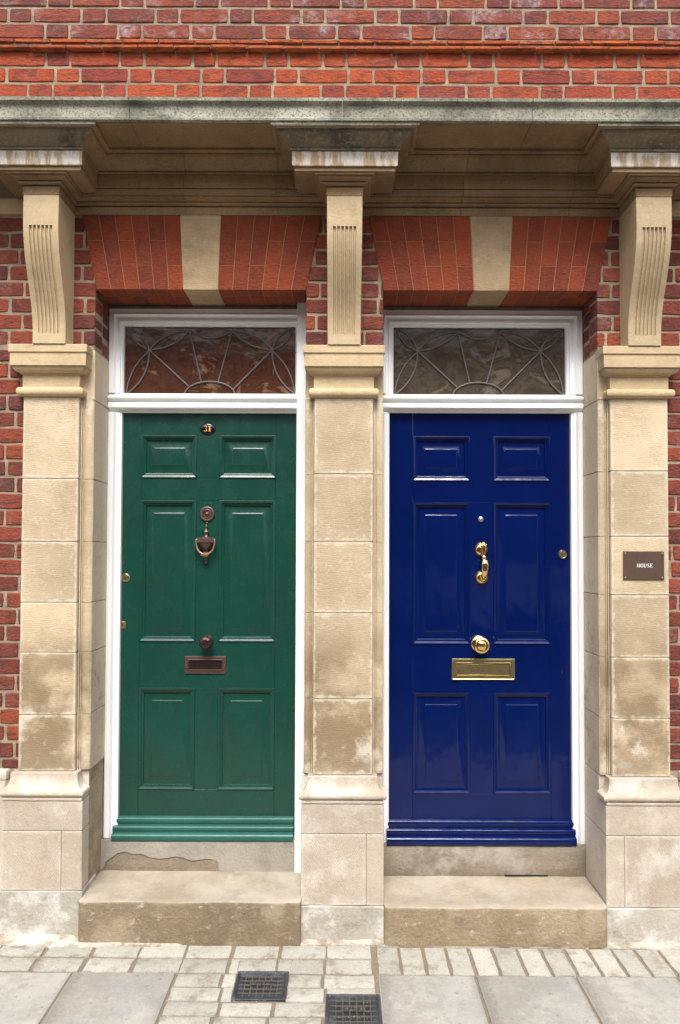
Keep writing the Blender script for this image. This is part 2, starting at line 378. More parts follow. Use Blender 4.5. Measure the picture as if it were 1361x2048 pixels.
def metal(name, col, rough, bump=.0006, tarn=None, met=1.0):
    m = Mat(name); c = m.mix(m.rng(m.noise(45, 4, .7), .4, .7, 0, .6), col, tarn or tuple(x*.6 for x in col))
    m.bump(m.noise(220, 3, .6), bump, .5); return m.done(c, rough, Metallic=met)
M['brass'] = metal('polished_brass', (.90, .66, .28), .12, .0002, (.8, .55, .22))
M['brass_dull'] = metal('dull_brass', (.55, .45, .24), .32, .0003)
M['bronze'] = metal('brown_bronze', (.15, .092, .082), .46, .0006, (.10, .062, .055), .75)
M['bronze_dark'] = metal('dark_bronze', (.075, .05, .042), .30, .0005, (.07, .045, .04), .8)
M['bronze_worn'] = metal('worn_bronze', (.40, .25, .16), .40, .0005, (.25, .14, .1), .8)
M['steel'] = metal('grey_steel', (.55, .56, .58), .35)
M['plaque'] = metal('brown_nameplate', (.125, .082, .06), .38, .0002, (.10, .068, .05), .35)
M['lead'] = metal('lead_came', (.16, .135, .13), .55, .001, (.12, .10, .1), .5)
def plain(name, col, rough=.5, **kw):
    m = Mat(name); return m.done(m.mix(m.noise(60, 3), col, tuple(x*.8 for x in col)), rough, **kw)
M['black'] = plain('black_enamel', (.008, .008, .010), .08)
M['hole'] = plain('dark_gap', (.01, .009, .008), .9)
M['gold'] = plain('gold_leaf', (.80, .42, .12), .35)
M['white_letter'] = plain('white_lettering', (.8, .8, .78), .5)
M['cover'] = stone_mat('black_plastic_cover', (.020, .023, .030), (.034, .041, .053), stain=(.11, .13, .16), stain_amt=.6, stain_rng=(.52, .7), stain_sc=16, grain=.2, bump=.003, rough=.42)
M['cover_dark'] = plain('black_plastic_recess', (.014, .015, .018), .6)
M['cover_rib'] = plain('grimy_rib', (.11, .10, .085), .6)
def pane(name, a, b, cc):
    m = Mat(name); n = m.noise(7, 5, .65, m.scl((1, 1, 1.3)), .8)
    c = m.ramp(n, [(.36, a), (.5, b), (.56, a), (.66, cc), (.72, b)])  # brown street reflections painted into the glass colour as noise bands
    m.bump(m.noise(11, 3, .5), .0022, 1)
    return m.done(c, .12)
M['pane_l'] = pane('wavy_glass_painted_reflections', (.050, .018, .010), (.085, .032, .019), (.22, .12, .075))
M['pane_r'] = pane('wavy_glass_dull_painted_reflections', (.050, .038, .027), (.085, .066, .047), (.16, .13, .10))

# ------------------------------------------------------------------ key planes (distance from the camera, metres)
B = 3.253      # brick face
S = 3.222      # pilaster shaft face
F = 3.44       # door frame face
D = 3.478      # door face
OL0, OL1 = -1.117, -.159     # green opening
OR0, OR1 = .195, 1.167       # blue opening
Zc = WZ(690, 3.175)          # top of pilaster capitals
Zarch = WZ(581, B)           # arch soffit
Ztop = WZ(432, B)            # top of arches
Zcor = WZ(238, 2.905)        # underside of cornice
PX = [(-1.426, -1.176), (-.117, .147), (1.214, 1.471)]   # shafts
CX = [(WX(a, 400, 3.063)+WX(b, 400, 3.063))/2 for a, b in ((47, 117), (653, 727), (1273, 1345))]   # consoles
CH = 0.0765

# ------------------------------------------------------------------ brick wall
wall = thing('brick_wall', 'weathered red brick house wall in bonded courses around and above both doorways', 'wall', (0, B, 0))
BR = {}
def brick_mesh(w, d, h, mat):
    key = (round(w*250), round(d*100), round(h*500), mat, random.randrange(5))
    if key not in BR:
        m = MB(); a, b = w/2, h/2; J = random.uniform
        nx = 3 if w > .13 else 2
        P = [(-a+2*a*i/nx, -b) for i in range(nx)]+[(a, -b), (a, 0)]+[(a-2*a*i/nx, b) for i in range(nx)]+[(-a, b), (-a, 0)]
        q = [(x*(1-.0028/a if abs(x) == a and abs(z) == b else 1)+J(-.0013, .0013), z*(1-.002/b if abs(x) == a and abs(z) == b else 1)+J(-.0013, .0013)) for x, z in P]
        r0 = [m.v((x, d, z)) for x, z in q]; r1 = [m.v((x, .0045, z)) for x, z in q]; r2 = [m.v((x*(1-.0035/a), J(-.0008, .0008), z*(1-.0035/b))) for x, z in q]
        for u_, w_ in ((r0, r1), (r1, r2)):
            for i in range(len(q)): m.face((u_[i], u_[(i+1) % len(q)], w_[(i+1) % len(q)], w_[i]))
        cc = m.v((0, J(-.001, .001), 0))
        for i in range(len(q)): m.face((r2[i], r2[(i+1) % len(q)], cc))
        BR[key] = m.mesh(M[mat], 30)
    return BR[key]
NB = 0
stuff_bm = {}
def add_brick(x0, x1, z0, z1, mat, Y, d=.10):
    global NB
    w = x1-x0
    if w < .012: return
    y = Y+random.uniform(-.0018, .0018); xc = (x0+x1)/2; zc = (z0+z1)/2
    vis = -1.60 < xc < 1.60 and zc < 4.24
    if vis:
        place(brick_mesh(w, d, z1-z0, mat), 'brick', wall, (xc, y, zc)); NB += 1
    else:
        s = stuff_bm.setdefault(mat, []); s.append((x0, x1, y, y+d, z0, z1))
CP = WZ(467, B)-WZ(499.3, B)   # course pitch
JT = .0082
def courses(zlo, zhi, anchor, xa, xb, mat, Y, cut=None, phase=0, pitch=None, corners=()):
    p = pitch or CP
    k0 = math.floor((zlo-anchor)/p)-1; k1 = math.ceil((zhi-anchor)/p)+1
    for k in range(k0, k1):
        z0 = anchor+k*p+JT/2; z1 = anchor+(k+1)*p-JT/2
        zz0, zz1 = max(z0, zlo), min(z1, zhi)
        if zz1-zz0 < .015: continue
        ivs = [(xa, xb)] if cut is None else cut(zz0, zz1)
        for (a, b) in ivs:
            x = -4.03+(k % 2)*.168+phase+random.uniform(-.006, .006); st = True
            while x < b:
                L = (.217 if st else .103)+random.uniform(-.004, .004)
                if st and random.random() < .05: L = .150
                x0, x1 = max(x, a), min(x+L, b)
                # swallow slivers at edges
                if x1-x0 > .012 and x+L > a: add_brick(x0, x1, zz0, zz1, mat, Y)
                x += L+JT; st = not st
XE = 2.75
zs = WZ(100, B)           # underside of tile courses
zt1 = WZ(98, B-.022), WZ(92, B-.022)
zt2 = WZ(86.5, B-.012), WZ(79.5, B-.012)
courses(WZ(200, B), zs-.008, WZ(167.5, B), -XE, XE, 'brick_orange', B)
courses(zt2[1]+.006, 4.85, WZ(82, B), -XE, XE, 'brick_upper', B-.006, phase=.1)
def skew(z, side, a):
    # skewback x of an arch: bottom at opening edge, leaning outwards with height
    t = max(0, (z-Zarch)/(Ztop-Zarch)); return a+side*t*.070
def cut_low(z0, z1):
    iv = []
    def e(side, a): return skew(z1, side, a) if False else skew(z0, side, a)
    if z1 <= Zarch+.002: L0, L1, C0, C1 = OL0, OL1, OR0, OR1
    else: L0, L1, C0, C1 = skew(z0, -1, OL0), skew(z0, 1, OL1), skew(z0, -1, OR0), skew(z0, 1, OR1)
    return [(-XE, L0), (L1, C0), (C1, XE)]
courses(Zc-.004, Ztop-.001, WZ(467, B), 0, 0, 'brick_side', B, cut=cut_low)
zb = WZ(1537, B, 20)
courses(zb, Zc-.004, WZ(467, B), 0, 0, 'brick_side', B, cut=lambda a, b: [(-XE, PX[0][0]+.004), (PX[2][1]-.004, XE)])
# reveal bricks beside the frames
for (x0, x1) in ((OL0-.10, OL0-.001), (OR1+.001, OR1+.10)):
    k = 0; z = Zc+.004
    while z < Zarch-.02:
        me = brick_mesh(.098, .112 if k % 2 else .07, CP-JT, 'brick_side')
        z1 = min(z+CP-JT, Zarch-.004)
        place(me, 'brick', wall, ((x0+x1)/2, B+.107 if k % 2 else B+.107, (z+z1)/2)); NB += 1
        z += CP; k += 1
# mortar bed behind the bricks
YM = B+.0045
m = MB()
m.box(-XE, OL0-.004, YM, F+.15, 0, Ztop+.001)
m.box(OL1+.004, OR0-.004, YM, F+.15, 0, Ztop+.001)
m.box(OR1+.004, XE, YM, F+.15, 0, Ztop+.001)
m.box(-XE, XE, YM, F+.15, Ztop+.001, 4.9)
m.box(OL0-.004, OL1+.004, F+.03, F+.15, Zarch, Ztop)
m.box(OR0-.004, OR1+.004, F+.03, F+.15, Zarch, Ztop)
m.build('mortar_bed', M['mortar'], wall, smooth=0)
m = MB(); m.box(-XE, XE, B-.002, YM+.002, zt2[1]+.003, 4.88).build('mortar_bed', M['mortar'], wall, smooth=0)
# two creasing tile courses
for (z0, z1), pr, ph in ((zt1, .026, 0), (zt2, .013, .09)):
    x = -XE+ph; 
    cache = []
    for i in range(5):
        t = MB(); t.box(-.0805, .0805, 0, .11, -(z1-z0)/2, (z1-z0)/2, bev=.0025, jit=.0008); cache.append(t.mesh(M['tile'], 30))
    while x < XE:
        place(random.choice(cache), 'tile', wall, (x+.082, B-pr+random.uniform(-.003, .003), (z0+z1)/2+random.uniform(-.0015, .0015))); x += .1655
MBed = MB(); MBed.box(-XE, XE, B-.004, B+.01, zt1[1]-.002, zt2[0]+.002); MBed.box(-XE, XE, B+.002, B+.01, zs-.012, zt1[0])
MBed.build('mortar_bed', M['joint'], wall, smooth=0)
for mat, lst in stuff_bm.items():
    m = MB(); 
    lay = m.bm.verts.layers.float.new('rnd')
    for (x0, x1, y0, y1, z0, z1) in lst:
        n0 = len(m.bm.verts); m.box(x0, x1, y0, y1, z0, z1, bev=.0045, jit=.0012)
        m.bm.verts.ensure_lookup_table(); lay = m.bm.verts.layers.float.get('rnd'); r = random.random()
        for i in range(n0, len(m.bm.verts)): m.bm.verts[i][lay] = r
    m.build('brick_courses', M[mat], wall, kind='stuff', smooth=30)
# stone plinth of the wall beside the pilasters
for x0, x1 in ((-XE, PX[0][0]-.052), (PX[2][1]+.052, XE)):
    for (z0, z1, dy) in ((.11, zb-.045, .045), (zb-.044, zb-.001, .03)):
        MB().rough(x0, x1, B-dy, B+.05, z0, z1, amp=.001, res=.1).build('plinth_stone', M['plinth'], wall)
    MB().rough(x0, x1, B-.05, B+.05, -.03, .109, amp=.003, res=.05).build('plinth_stone', M['foot'], wall)
    # pale stone next to the console head
    xx = (x0, CX[0]-CH-.01) if x0 < 0 else (CX[2]+CH+.01, x1)
    MB().rough(xx[0], xx[1], B-.008, B+.05, Ztop+.002, WZ(389, B-.05), amp=.001, res=.1).build('frieze_stone', M['capital'], wall)

# ------------------------------------------------------------------ flat arches
def flat_arch(x0, x1, kt, kb, label, seed):
    random.seed(seed)
    a = thing('flat_arch', label, 'arch', ((x0+x1)/2, B, Zarch), 'flat brick arches over the doorways')
    zb_, zt_ = Zarch, Ztop-.002
    Tx = (x0-.069, x1+.069); g = .0012; Y0 = B-.005
    def line(u, side):      # x of the column boundary u (0 outer .. 1 key) at bottom and top
        if side < 0: return (x0+(kb[0]-x0)*u, Tx[0]+(kt[0]-Tx[0])*u)
        return (x1+(kb[1]-x1)*u, Tx[1]+(kt[1]-Tx[1])*u)
    for side in (-1, 1):
        for c in range(6):
            b0, t0 = line(c/6, side); b1, t1 = line((c+1)/6, side)
            if side > 0: (b0, t0), (b1, t1) = (b1, t1), (b0, t0)
            cuts = [0, .66 if c % 2 == 0 else .33, 1]
            for k in range(2):
                u0, u1 = cuts[k], cuts[k+1]
                def X(l, u): return (b0 if l == 0 else b1)*(1-u)+(t0 if l == 0 else t1)*u
                z0 = zb_+(zt_-zb_)*u0+(g if k else 0); z1 = zb_+(zt_-zb_)*u1-g
                dep = .098 if k == 0 else .09; j = random.uniform(-.0006, .0006)
                m = MB(); m.poly([(X(0, u0)+g, z0), (X(1, u0)-g, z0), (X(1, u1)-g, z1), (X(0, u1)+g, z1)], Y0+j, Y0+dep)
                bmesh.ops.bevel(m.bm, geom=[e for e in m.bm.edges], offset=.0008, segments=1, affect='EDGES')
                m.build('brick', M['brick_arch'], a, smooth=30)
            # second brick deep on the soffit
            m = MB(); m.poly([(b0+g, zb_), (b1-g, zb_), (b1-g, zb_+.07), (b0+g, zb_+.07)], Y0+.0995, F+.03)
            m.build('brick', M['brick_arch'], a, smooth=30)
    m = MB(); m.poly([(kb[0]+g, zb_-.001), (kb[1]-g, zb_-.001), (kt[1]-g, zt_), (kt[0]+g, zt_)], Y0-.002, F+.03)
    bmesh.ops.bevel(m.bm, geom=m.bm.edges[:], offset=.0012, segments=1, affect='EDGES')
    m.build('keystone', M['keystone'], a, smooth=30)
    m = MB(); m.poly([(x0+.001, zb_+.002), (x1-.001, zb_+.002), (Tx[1]-.001, zt_-.0005), (Tx[0]+.001, zt_-.0005)], Y0+.0018, F+.028)
    m.build('mortar_bed', M['putty'], a, smooth=0)
flat_arch(OL0+.004, OL1, (WX(361, 435, B), WX(443, 435, B)), (WX(367.5, 580, B), WX(436.5, 580, B)),
    'flat red brick arch with a pale stone keystone above the green door', 3)
flat_arch(OR0, OR1, (WX(940, 435, B), WX(1025, 435, B)), (WX(948, 582, B), WX(1018, 582, B)),
    'flat red brick arch with a pale stone keystone above the blue door', 4)
random.seed(11)

# ------------------------------------------------------------------ cornice
cor = thing('stone_cornice', 'long moulded stone cornice with lichened top edge running over both doorways', 'cornice', (0, B, Ztop))
Zct = WZ(197, 2.90)
YC = 2.905
prof = [(B+.02, Zcor+.004), (YC+.028, Zcor+.004), (YC+.024, Zcor-.003), (YC+.004, Zcor-.003), (YC+.002, Zcor+.006), (YC+.006, Zcor+.010),
        (YC+.004, WZ(210, YC)), (YC-.004, WZ(207, YC)), (YC-.012, WZ(205.5, YC)), (YC-.014, Zct-.002), (YC-.010, Zct), (B+.02, Zct+.05)]
js = [-XE, WX(-420, 215, YC), WX(259, 215, YC), WX(685, 215, YC), WX(1066, 215, YC), WX(1500, 215, YC), XE]
for a, b in zip(js, js[1:]):
    MB().extr_x(prof, a+.0012, b-.0012).build('corona_stone', M['corona'], cor, smooth=30)
# plain soffit slabs under it, browner than the washed face
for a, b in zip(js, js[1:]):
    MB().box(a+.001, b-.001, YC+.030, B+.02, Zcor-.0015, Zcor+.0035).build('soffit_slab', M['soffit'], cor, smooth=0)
D2 = .19; HB = [WX(165, 316, 3.0)-CX[0]-.064, (WX(798, 316, 3.0)-WX(586, 316, 3.0))/2-.064, CX[2]-WX(1222, 316, 3.0)-.064]
path2 = [(-1.62, B)] if False else []
def blockpath(half, dd, ends):
    p = []
    for i, c in enumerate(CX):
        h = half[i]
        p += [(c-h, B), (c-h, B-dd), (c+h, B-dd), (c+h, B)]
    return p
z376 = WZ(376, B-.058); z350 = WZ(350, B-.06); z312 = WZ(311, B-.11); z307 = WZ(307, B-.125); z389 = WZ(389, B-.046)
def cv(o0, z0, o1, z1, n=6, k=1):      # cavetto/ogee between two profile points
    out = []
    for i in range(1, n):
        t = i/n
        oo = o0+(o1-o0)*(t**1.8 if k == 1 else (.5-.5*math.cos(math.pi*t)))
        out.append((oo, z0+(z1-z0)*t))
    return out
low2 = [(-.06, z389+.0005), (.0535, z389+.0005), (.0535, z376-.005), (.046, z376-.0045), (.046, z376-.001), (.061, z376), (.061, z350-.004)]
up2 = [(.050, z350-.003), (.050, z350-.0005), (.068, z350), (.069, z350+.006), (.063, z350+.0065), (.063, z350+.008)]+cv(.068, z350+.008, .120, z312, 7, 2)+[(.120, z312), (.116, z312+.0005), (.116, z312+.003), (.130, z312+.0035), (.130, z307), (.143, z307+.003), (.143, Zcor-.0017), (-.02, Zcor-.0017)]
P2 = blockpath(HB, D2, 0)
jj = [WX(368, 340, B-.06), WX(552, 340, B-.06), WX(928, 340, B-.06), WX(1150, 340, B-.06)]
# run between the blocks, then the three projecting heads
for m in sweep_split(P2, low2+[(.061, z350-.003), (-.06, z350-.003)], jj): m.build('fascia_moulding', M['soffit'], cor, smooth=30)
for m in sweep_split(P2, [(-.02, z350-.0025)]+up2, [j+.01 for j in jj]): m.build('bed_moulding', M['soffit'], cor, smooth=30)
P1 = blockpath([CH-.003]*3, .183, 0)
prof1 = [(-.02, Ztop), (.004, Ztop), (.006, WZ(417, B)), (-.001, WZ(416.5, B)), (-.001, WZ(414.5, B)), (.020, WZ(414, B)), (.021, WZ(411, B)), (.015, WZ(410.5, B)), (.015, WZ(409, B))]+cv(.020, WZ(409, B), .042, WZ(395, B-.04), 8, 2)+[(.043, WZ(395, B-.04)), (.043, WZ(393, B-.04)), (.054, WZ(392.5, B-.046)), (.054, z389), (-.02, z389)]
for m in sweep_split(P1, prof1, [WX(375, 410, B), WX(556, 410, B), WX(921, 410, B), WX(1137, 410, B)]): m.build('necking_moulding', M['soffit'], cor, smooth=30)
# projecting heads: weathered facing over each console (same section, 3 mm proud on the front face)
zf0, zf1 = z376-.004, z350-.003
for i, c in enumerate(CX):
    h = HB[i]
    pth = mitre([(c-h, B-D2+.10), (c-h, B-D2), (c+h, B-D2), (c+h, B-D2+.10)])
    def head(prof, mat, nm):
        n0 = Vector((0, -1))
        # front-only facing
        pm = [pth[1], pth[2]]
        sweep(pm, prof).build(nm, mat, cor, smooth=30)
    head([(o+.003, z) for o, z in [(.03, zf0), (.060, zf0), (.061, zf1), (.03, zf1)]], M['block_pale'], 'head_fascia')
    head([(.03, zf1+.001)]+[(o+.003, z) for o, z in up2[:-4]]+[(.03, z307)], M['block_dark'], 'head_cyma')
    head([(.03, z307+.0012), (.1465, z307+.0012), (.1465, Zcor-.0035), (.03, Zcor-.0035)], M['corona'], 'head_fillet')

# ------------------------------------------------------------------ fluted consoles
def console(cx, label):
    zt_, zb_ = Ztop-.002, Zc+.0005
    t = thing('console_bracket', label, 'bracket', (cx, B, zb_), 'fluted stone consoles under the cornice')
    keys = [(.0, .186), (.12, .189), (.22, .190), (.34, .182), (.46, .162), (.58, .134), (.70, .106), (.80, .090), (.88, .084), (.95, .084), (1, .086)]
    def p(u):
        for (a, pa), (b, pb) in zip(keys, keys[1:]):
            if u <= b: k = (u-a)/(b-a); return pa+(pb-pa)*k
        return keys[-1][1]
    def ps(u): return sum(p(min(1, max(0, u+d))) for d in (-.05, -.025, 0, .025, .05))/5
    m = MB(); n = 60
    xs = [0]; nf = 6; mg = .15; fw = (1-2*mg)/(nf*1.0)
    cols = [(0, 0), (.03, 0)]
    for k in range(nf):
        a = mg+fw*k
        for q, dd in ((.14, 0), (.18, .5), (.30, .9), (.50, 1), (.70, .9), (.82, .5), (.86, 0)): cols.append((a+fw*q, dd))
    cols += [(.97, 0), (1, 0)]
    u0, u1 = .215, .925
    us = sorted([k/n for k in range(n+1)]+[u0-.001, u0, u1, u1+.001])
    grid = []
    for u in us:
        hw = CH-.004*u; row = []
        for (c, g) in cols:
            ff = g if u0 <= u <= u1 else 0
            edge = .0015 if c in (0, 1) else 0
            row.append(m.v((cx-hw+2*hw*c, B-ps(u)+ff*.0095+edge, zt_+(zb_-zt_)*u)))
        grid.append(row)
    for r0, r1 in zip(grid, grid[1:]):
        for k in range(len(cols)-1): m.face((r0[k], r0[k+1], r1[k+1], r1[k]))
    bl = [m.v((cx-CH, B+.01, r[0].co.z)) for r in grid]; brr = [m.v((cx+CH, B+.01, r[0].co.z)) for r in grid]
    for i in range(len(us)-1):
        m.face((bl[i], grid[i][0], grid[i+1][0], bl[i+1])); m.face((grid[i][-1], brr[i], brr[i+1], grid[i+1][-1]))
    m.build('fluted_scroll', M['console'], t, smooth=35)
console(CX[0], 'fluted stone console bracket above the far left pilaster beside the green door')
console(CX[1], 'fluted stone console bracket between the green and blue doorways, seen straight on')
console(CX[2], 'fluted stone console bracket above the pilaster that carries the brown nameplate')

# ------------------------------------------------------------------ pilasters
def pilaster(i, label, shafty, plj, vj, basey, flanks, footy):
    x0, x1 = PX[i]; cxm = (x0+x1)/2; px = 690 if i == 1 else (100 if i == 0 else 1280)
    t = thing('stone_pilaster', label, 'pilaster', (cxm, S, gz(cxm)), 'stone pilasters framing the doors')
    ov = .044
    # capital profile
    zA, zB_, zC, zD = Zc, WZ(716, S-.045), WZ(726, S-.04), WZ(746, S-.012)
    zE, zF, zG = WZ(777, S), WZ(781, S-.02), WZ(793, S-.02)
    zs_ = zG-.003
    pth = [(x0, B+.02), (x0, S), (x1, S), (x1, B+.02)]
    pm = mitre(pth)
    z5, z4, z3, z2 = WZ(751, S-.008), WZ(748.5, S-.010), WZ(733, S-.036), WZ(706, S-.044)
    cap = [(-.01, zE), (.003, zE), (.003, z5), (.010, z5+.0005), (.010, z4)]+[(.010+.026*math.sin(R(a)), z4+.001+(z3-z4-.002)*(1-math.cos(R(a)))) for a in range(10, 91, 13)]+[(.036, z3-.0005), (.044, z3), (.044, z2-.0005), (.0495, z2+.001), (.0495, zA-.003), (.047, zA), (-.01, zA)]
    sweep(pm, cap).build('capital', M['capital'], t, smooth=30)
    ast = [(-.01, zG-.001), (.004, zG-.001)]+[(.012+.012*math.cos(a), (zE+zG)/2+(zE-zG)/2*.9*math.sin(a)) for a in [R(x) for x in range(-80, 81, 20)]]+[(.004, zE-.0005), (-.01, zE-.0005)]
    sweep(pm, ast).build('astragal', M['capital'], t, smooth=50)
    # core behind capital
    MB().box(x0+.012, x1-.012, S+.012, B+.1, zs_, Zc-.003).build('core', M['shaft'], t, smooth=0)
    # base
    zb0, zb1, zb2 = [WZ(v, S-.03, px) for v in basey]       # top of base, bottom of moulding, top of plinth face
    zj = [WZ(v, S, px) for v in shafty]
    zz = [zG-.001]+zj+[zb0]
    for a, b in zip(zz, zz[1:]):
        MB().rough(x0, x1, S, B+.12, b+.0008, a-.0008, bev=.0025, res=.06, amp=.0009, sc=14, seg=1).build('shaft_stone', M['shaft'], t, smooth=30)
    bs = [(-.01, zb1+.001), (.048, zb1+.001), (.056, zb1+.005), (.060, zb1+.014), (.059, zb1+.022), (.055, zb1+.028)]
    H_ = zb0-zb1
    bs += [(.022+.031*(1-math.sin(R(90*k/7)))**1.0, zb1+.030+(H_-.042)*(1-math.cos(R(90*k/7)))) for k in range(1, 8)]+[(.022, zb0-.002), (.020, zb0), (-.01, zb0)]
    bp = mitre([(x0-.0, B+.05 if i == 1 else B+.0), (x0, S), (x1, S), (x1, B+.05 if i == 1 else B)])
    sweep(bp, bs).build('base_moulding', M['plinth'], t, smooth=40)
    # plinth stones
    pj = WZ(plj, S-.048, px); pv = WX(vj, 1740, S-.048); ft = WZ(footy, S-.05, px)
    e = .049
    X0, X1 = x0-e, x1+(.055 if i == 0 else e)
    ds = F-.001
    YP = S-.049
    def pl(a, b, z0, z1, mat='plinth', dy=0, amp=.0012, name='plinth_stone', yb=None):
        MB().rough(a+.0007, b-.0007, YP-dy, (yb or B+.1), z0+.0007, z1-.0007, bev=.003, res=.05, amp=amp, sc=12, seg=1).build(name, M[mat], t, smooth=30)
    pl(X0, X1, pj, zb2); pl(X0, pv, ft, pj); pl(pv, X1, ft, pj)
    pl(X0+.002, X1-.002, zb2, zb1+.001, dy=.004)
    pl(X0-.003, X1+.003, -.05, ft, 'foot', .004, .003, 'foot_stone')
    # reveal stones between shaft and opening
    for (fx, ox, sgn) in flanks:      # fx shaft edge, ox opening edge
        a, b = min(fx, ox), max(fx, ox)
        a2, b2 = (a-.03, b) if sgn > 0 else (a, b+.03)
        hi = [Zc-.003, WZ(800, B, px)]+zj+[zb0-.004]
        for u, v in zip(hi, hi[1:]):
            MB().rough(a2, b2, B-.0005, F+.06, v+.0007, u-.0007, bev=.003, res=.06, amp=.0008, sc=14, seg=1).build('reveal_stone', M['shaft'], t, smooth=30)
        # thin roll between shaft and reveal face
        m = MB(); wr = abs(ox-fx); xr = ox-sgn*(wr*.34)
        for u, v in zip([zG-.003]+zj, zj+[zb0]): m.tube([(xr, B-.001, v+.0008), (xr, B-.001, u-.0008)], wr*.33, 16, .40)
        m.box(fx+sgn*.006-.0025, fx+sgn*.006+.0025, B-.010, B+.002, zb0, zG-.003)
        m.box(fx+sgn*.0135-.002, fx+sgn*.0135+.002, B-.005, B+.002, zb0, zG-.003)
        m.build('roll_moulding', M['shaft'], t, smooth=50)
        # return of the plinth into the doorway
        hi = [zb0-.005, pj, ft, -.05]
        xa, xb = (fx, ox) if sgn > 0 else (ox, fx)
        for u, v in zip(hi, hi[1:]):
            ex = X1-.001 if sgn > 0 else X0+.001
            MB().rough(min(fx, ex)-(.03 if sgn > 0 else 0), max(fx, ex)+(0 if sgn > 0 else .03), B+.004, F+.06, v+.0007, u-.0007, bev=.002, res=.06, amp=.001, seg=1).build('reveal_stone', M['plinth'], t, smooth=30)
    return t
pilaster(0, 'far left buff stone pilaster with moulded capital beside the green door', [957, 1083, 1205, 1305, 1430], 1662, 122, (1546, 1592, 1599), [(PX[0][1], OL0, 1)], 1782)
pilaster(1, 'middle buff stone pilaster between the green door and the blue door', [948, 1083, 1226, 1398], 1668, 733, (1554, 1598, 1605), [(PX[1][0], OL1, -1), (PX[1][1], OR0, 1)], 1812)
pilaster(2, 'right hand buff stone pilaster carrying the brown HOUSE nameplate', [942, 1073, 1190, 1315, 1437], 1672, 1250, (1558, 1602, 1609), [(PX[2][0], OR1, -1)], 1816)

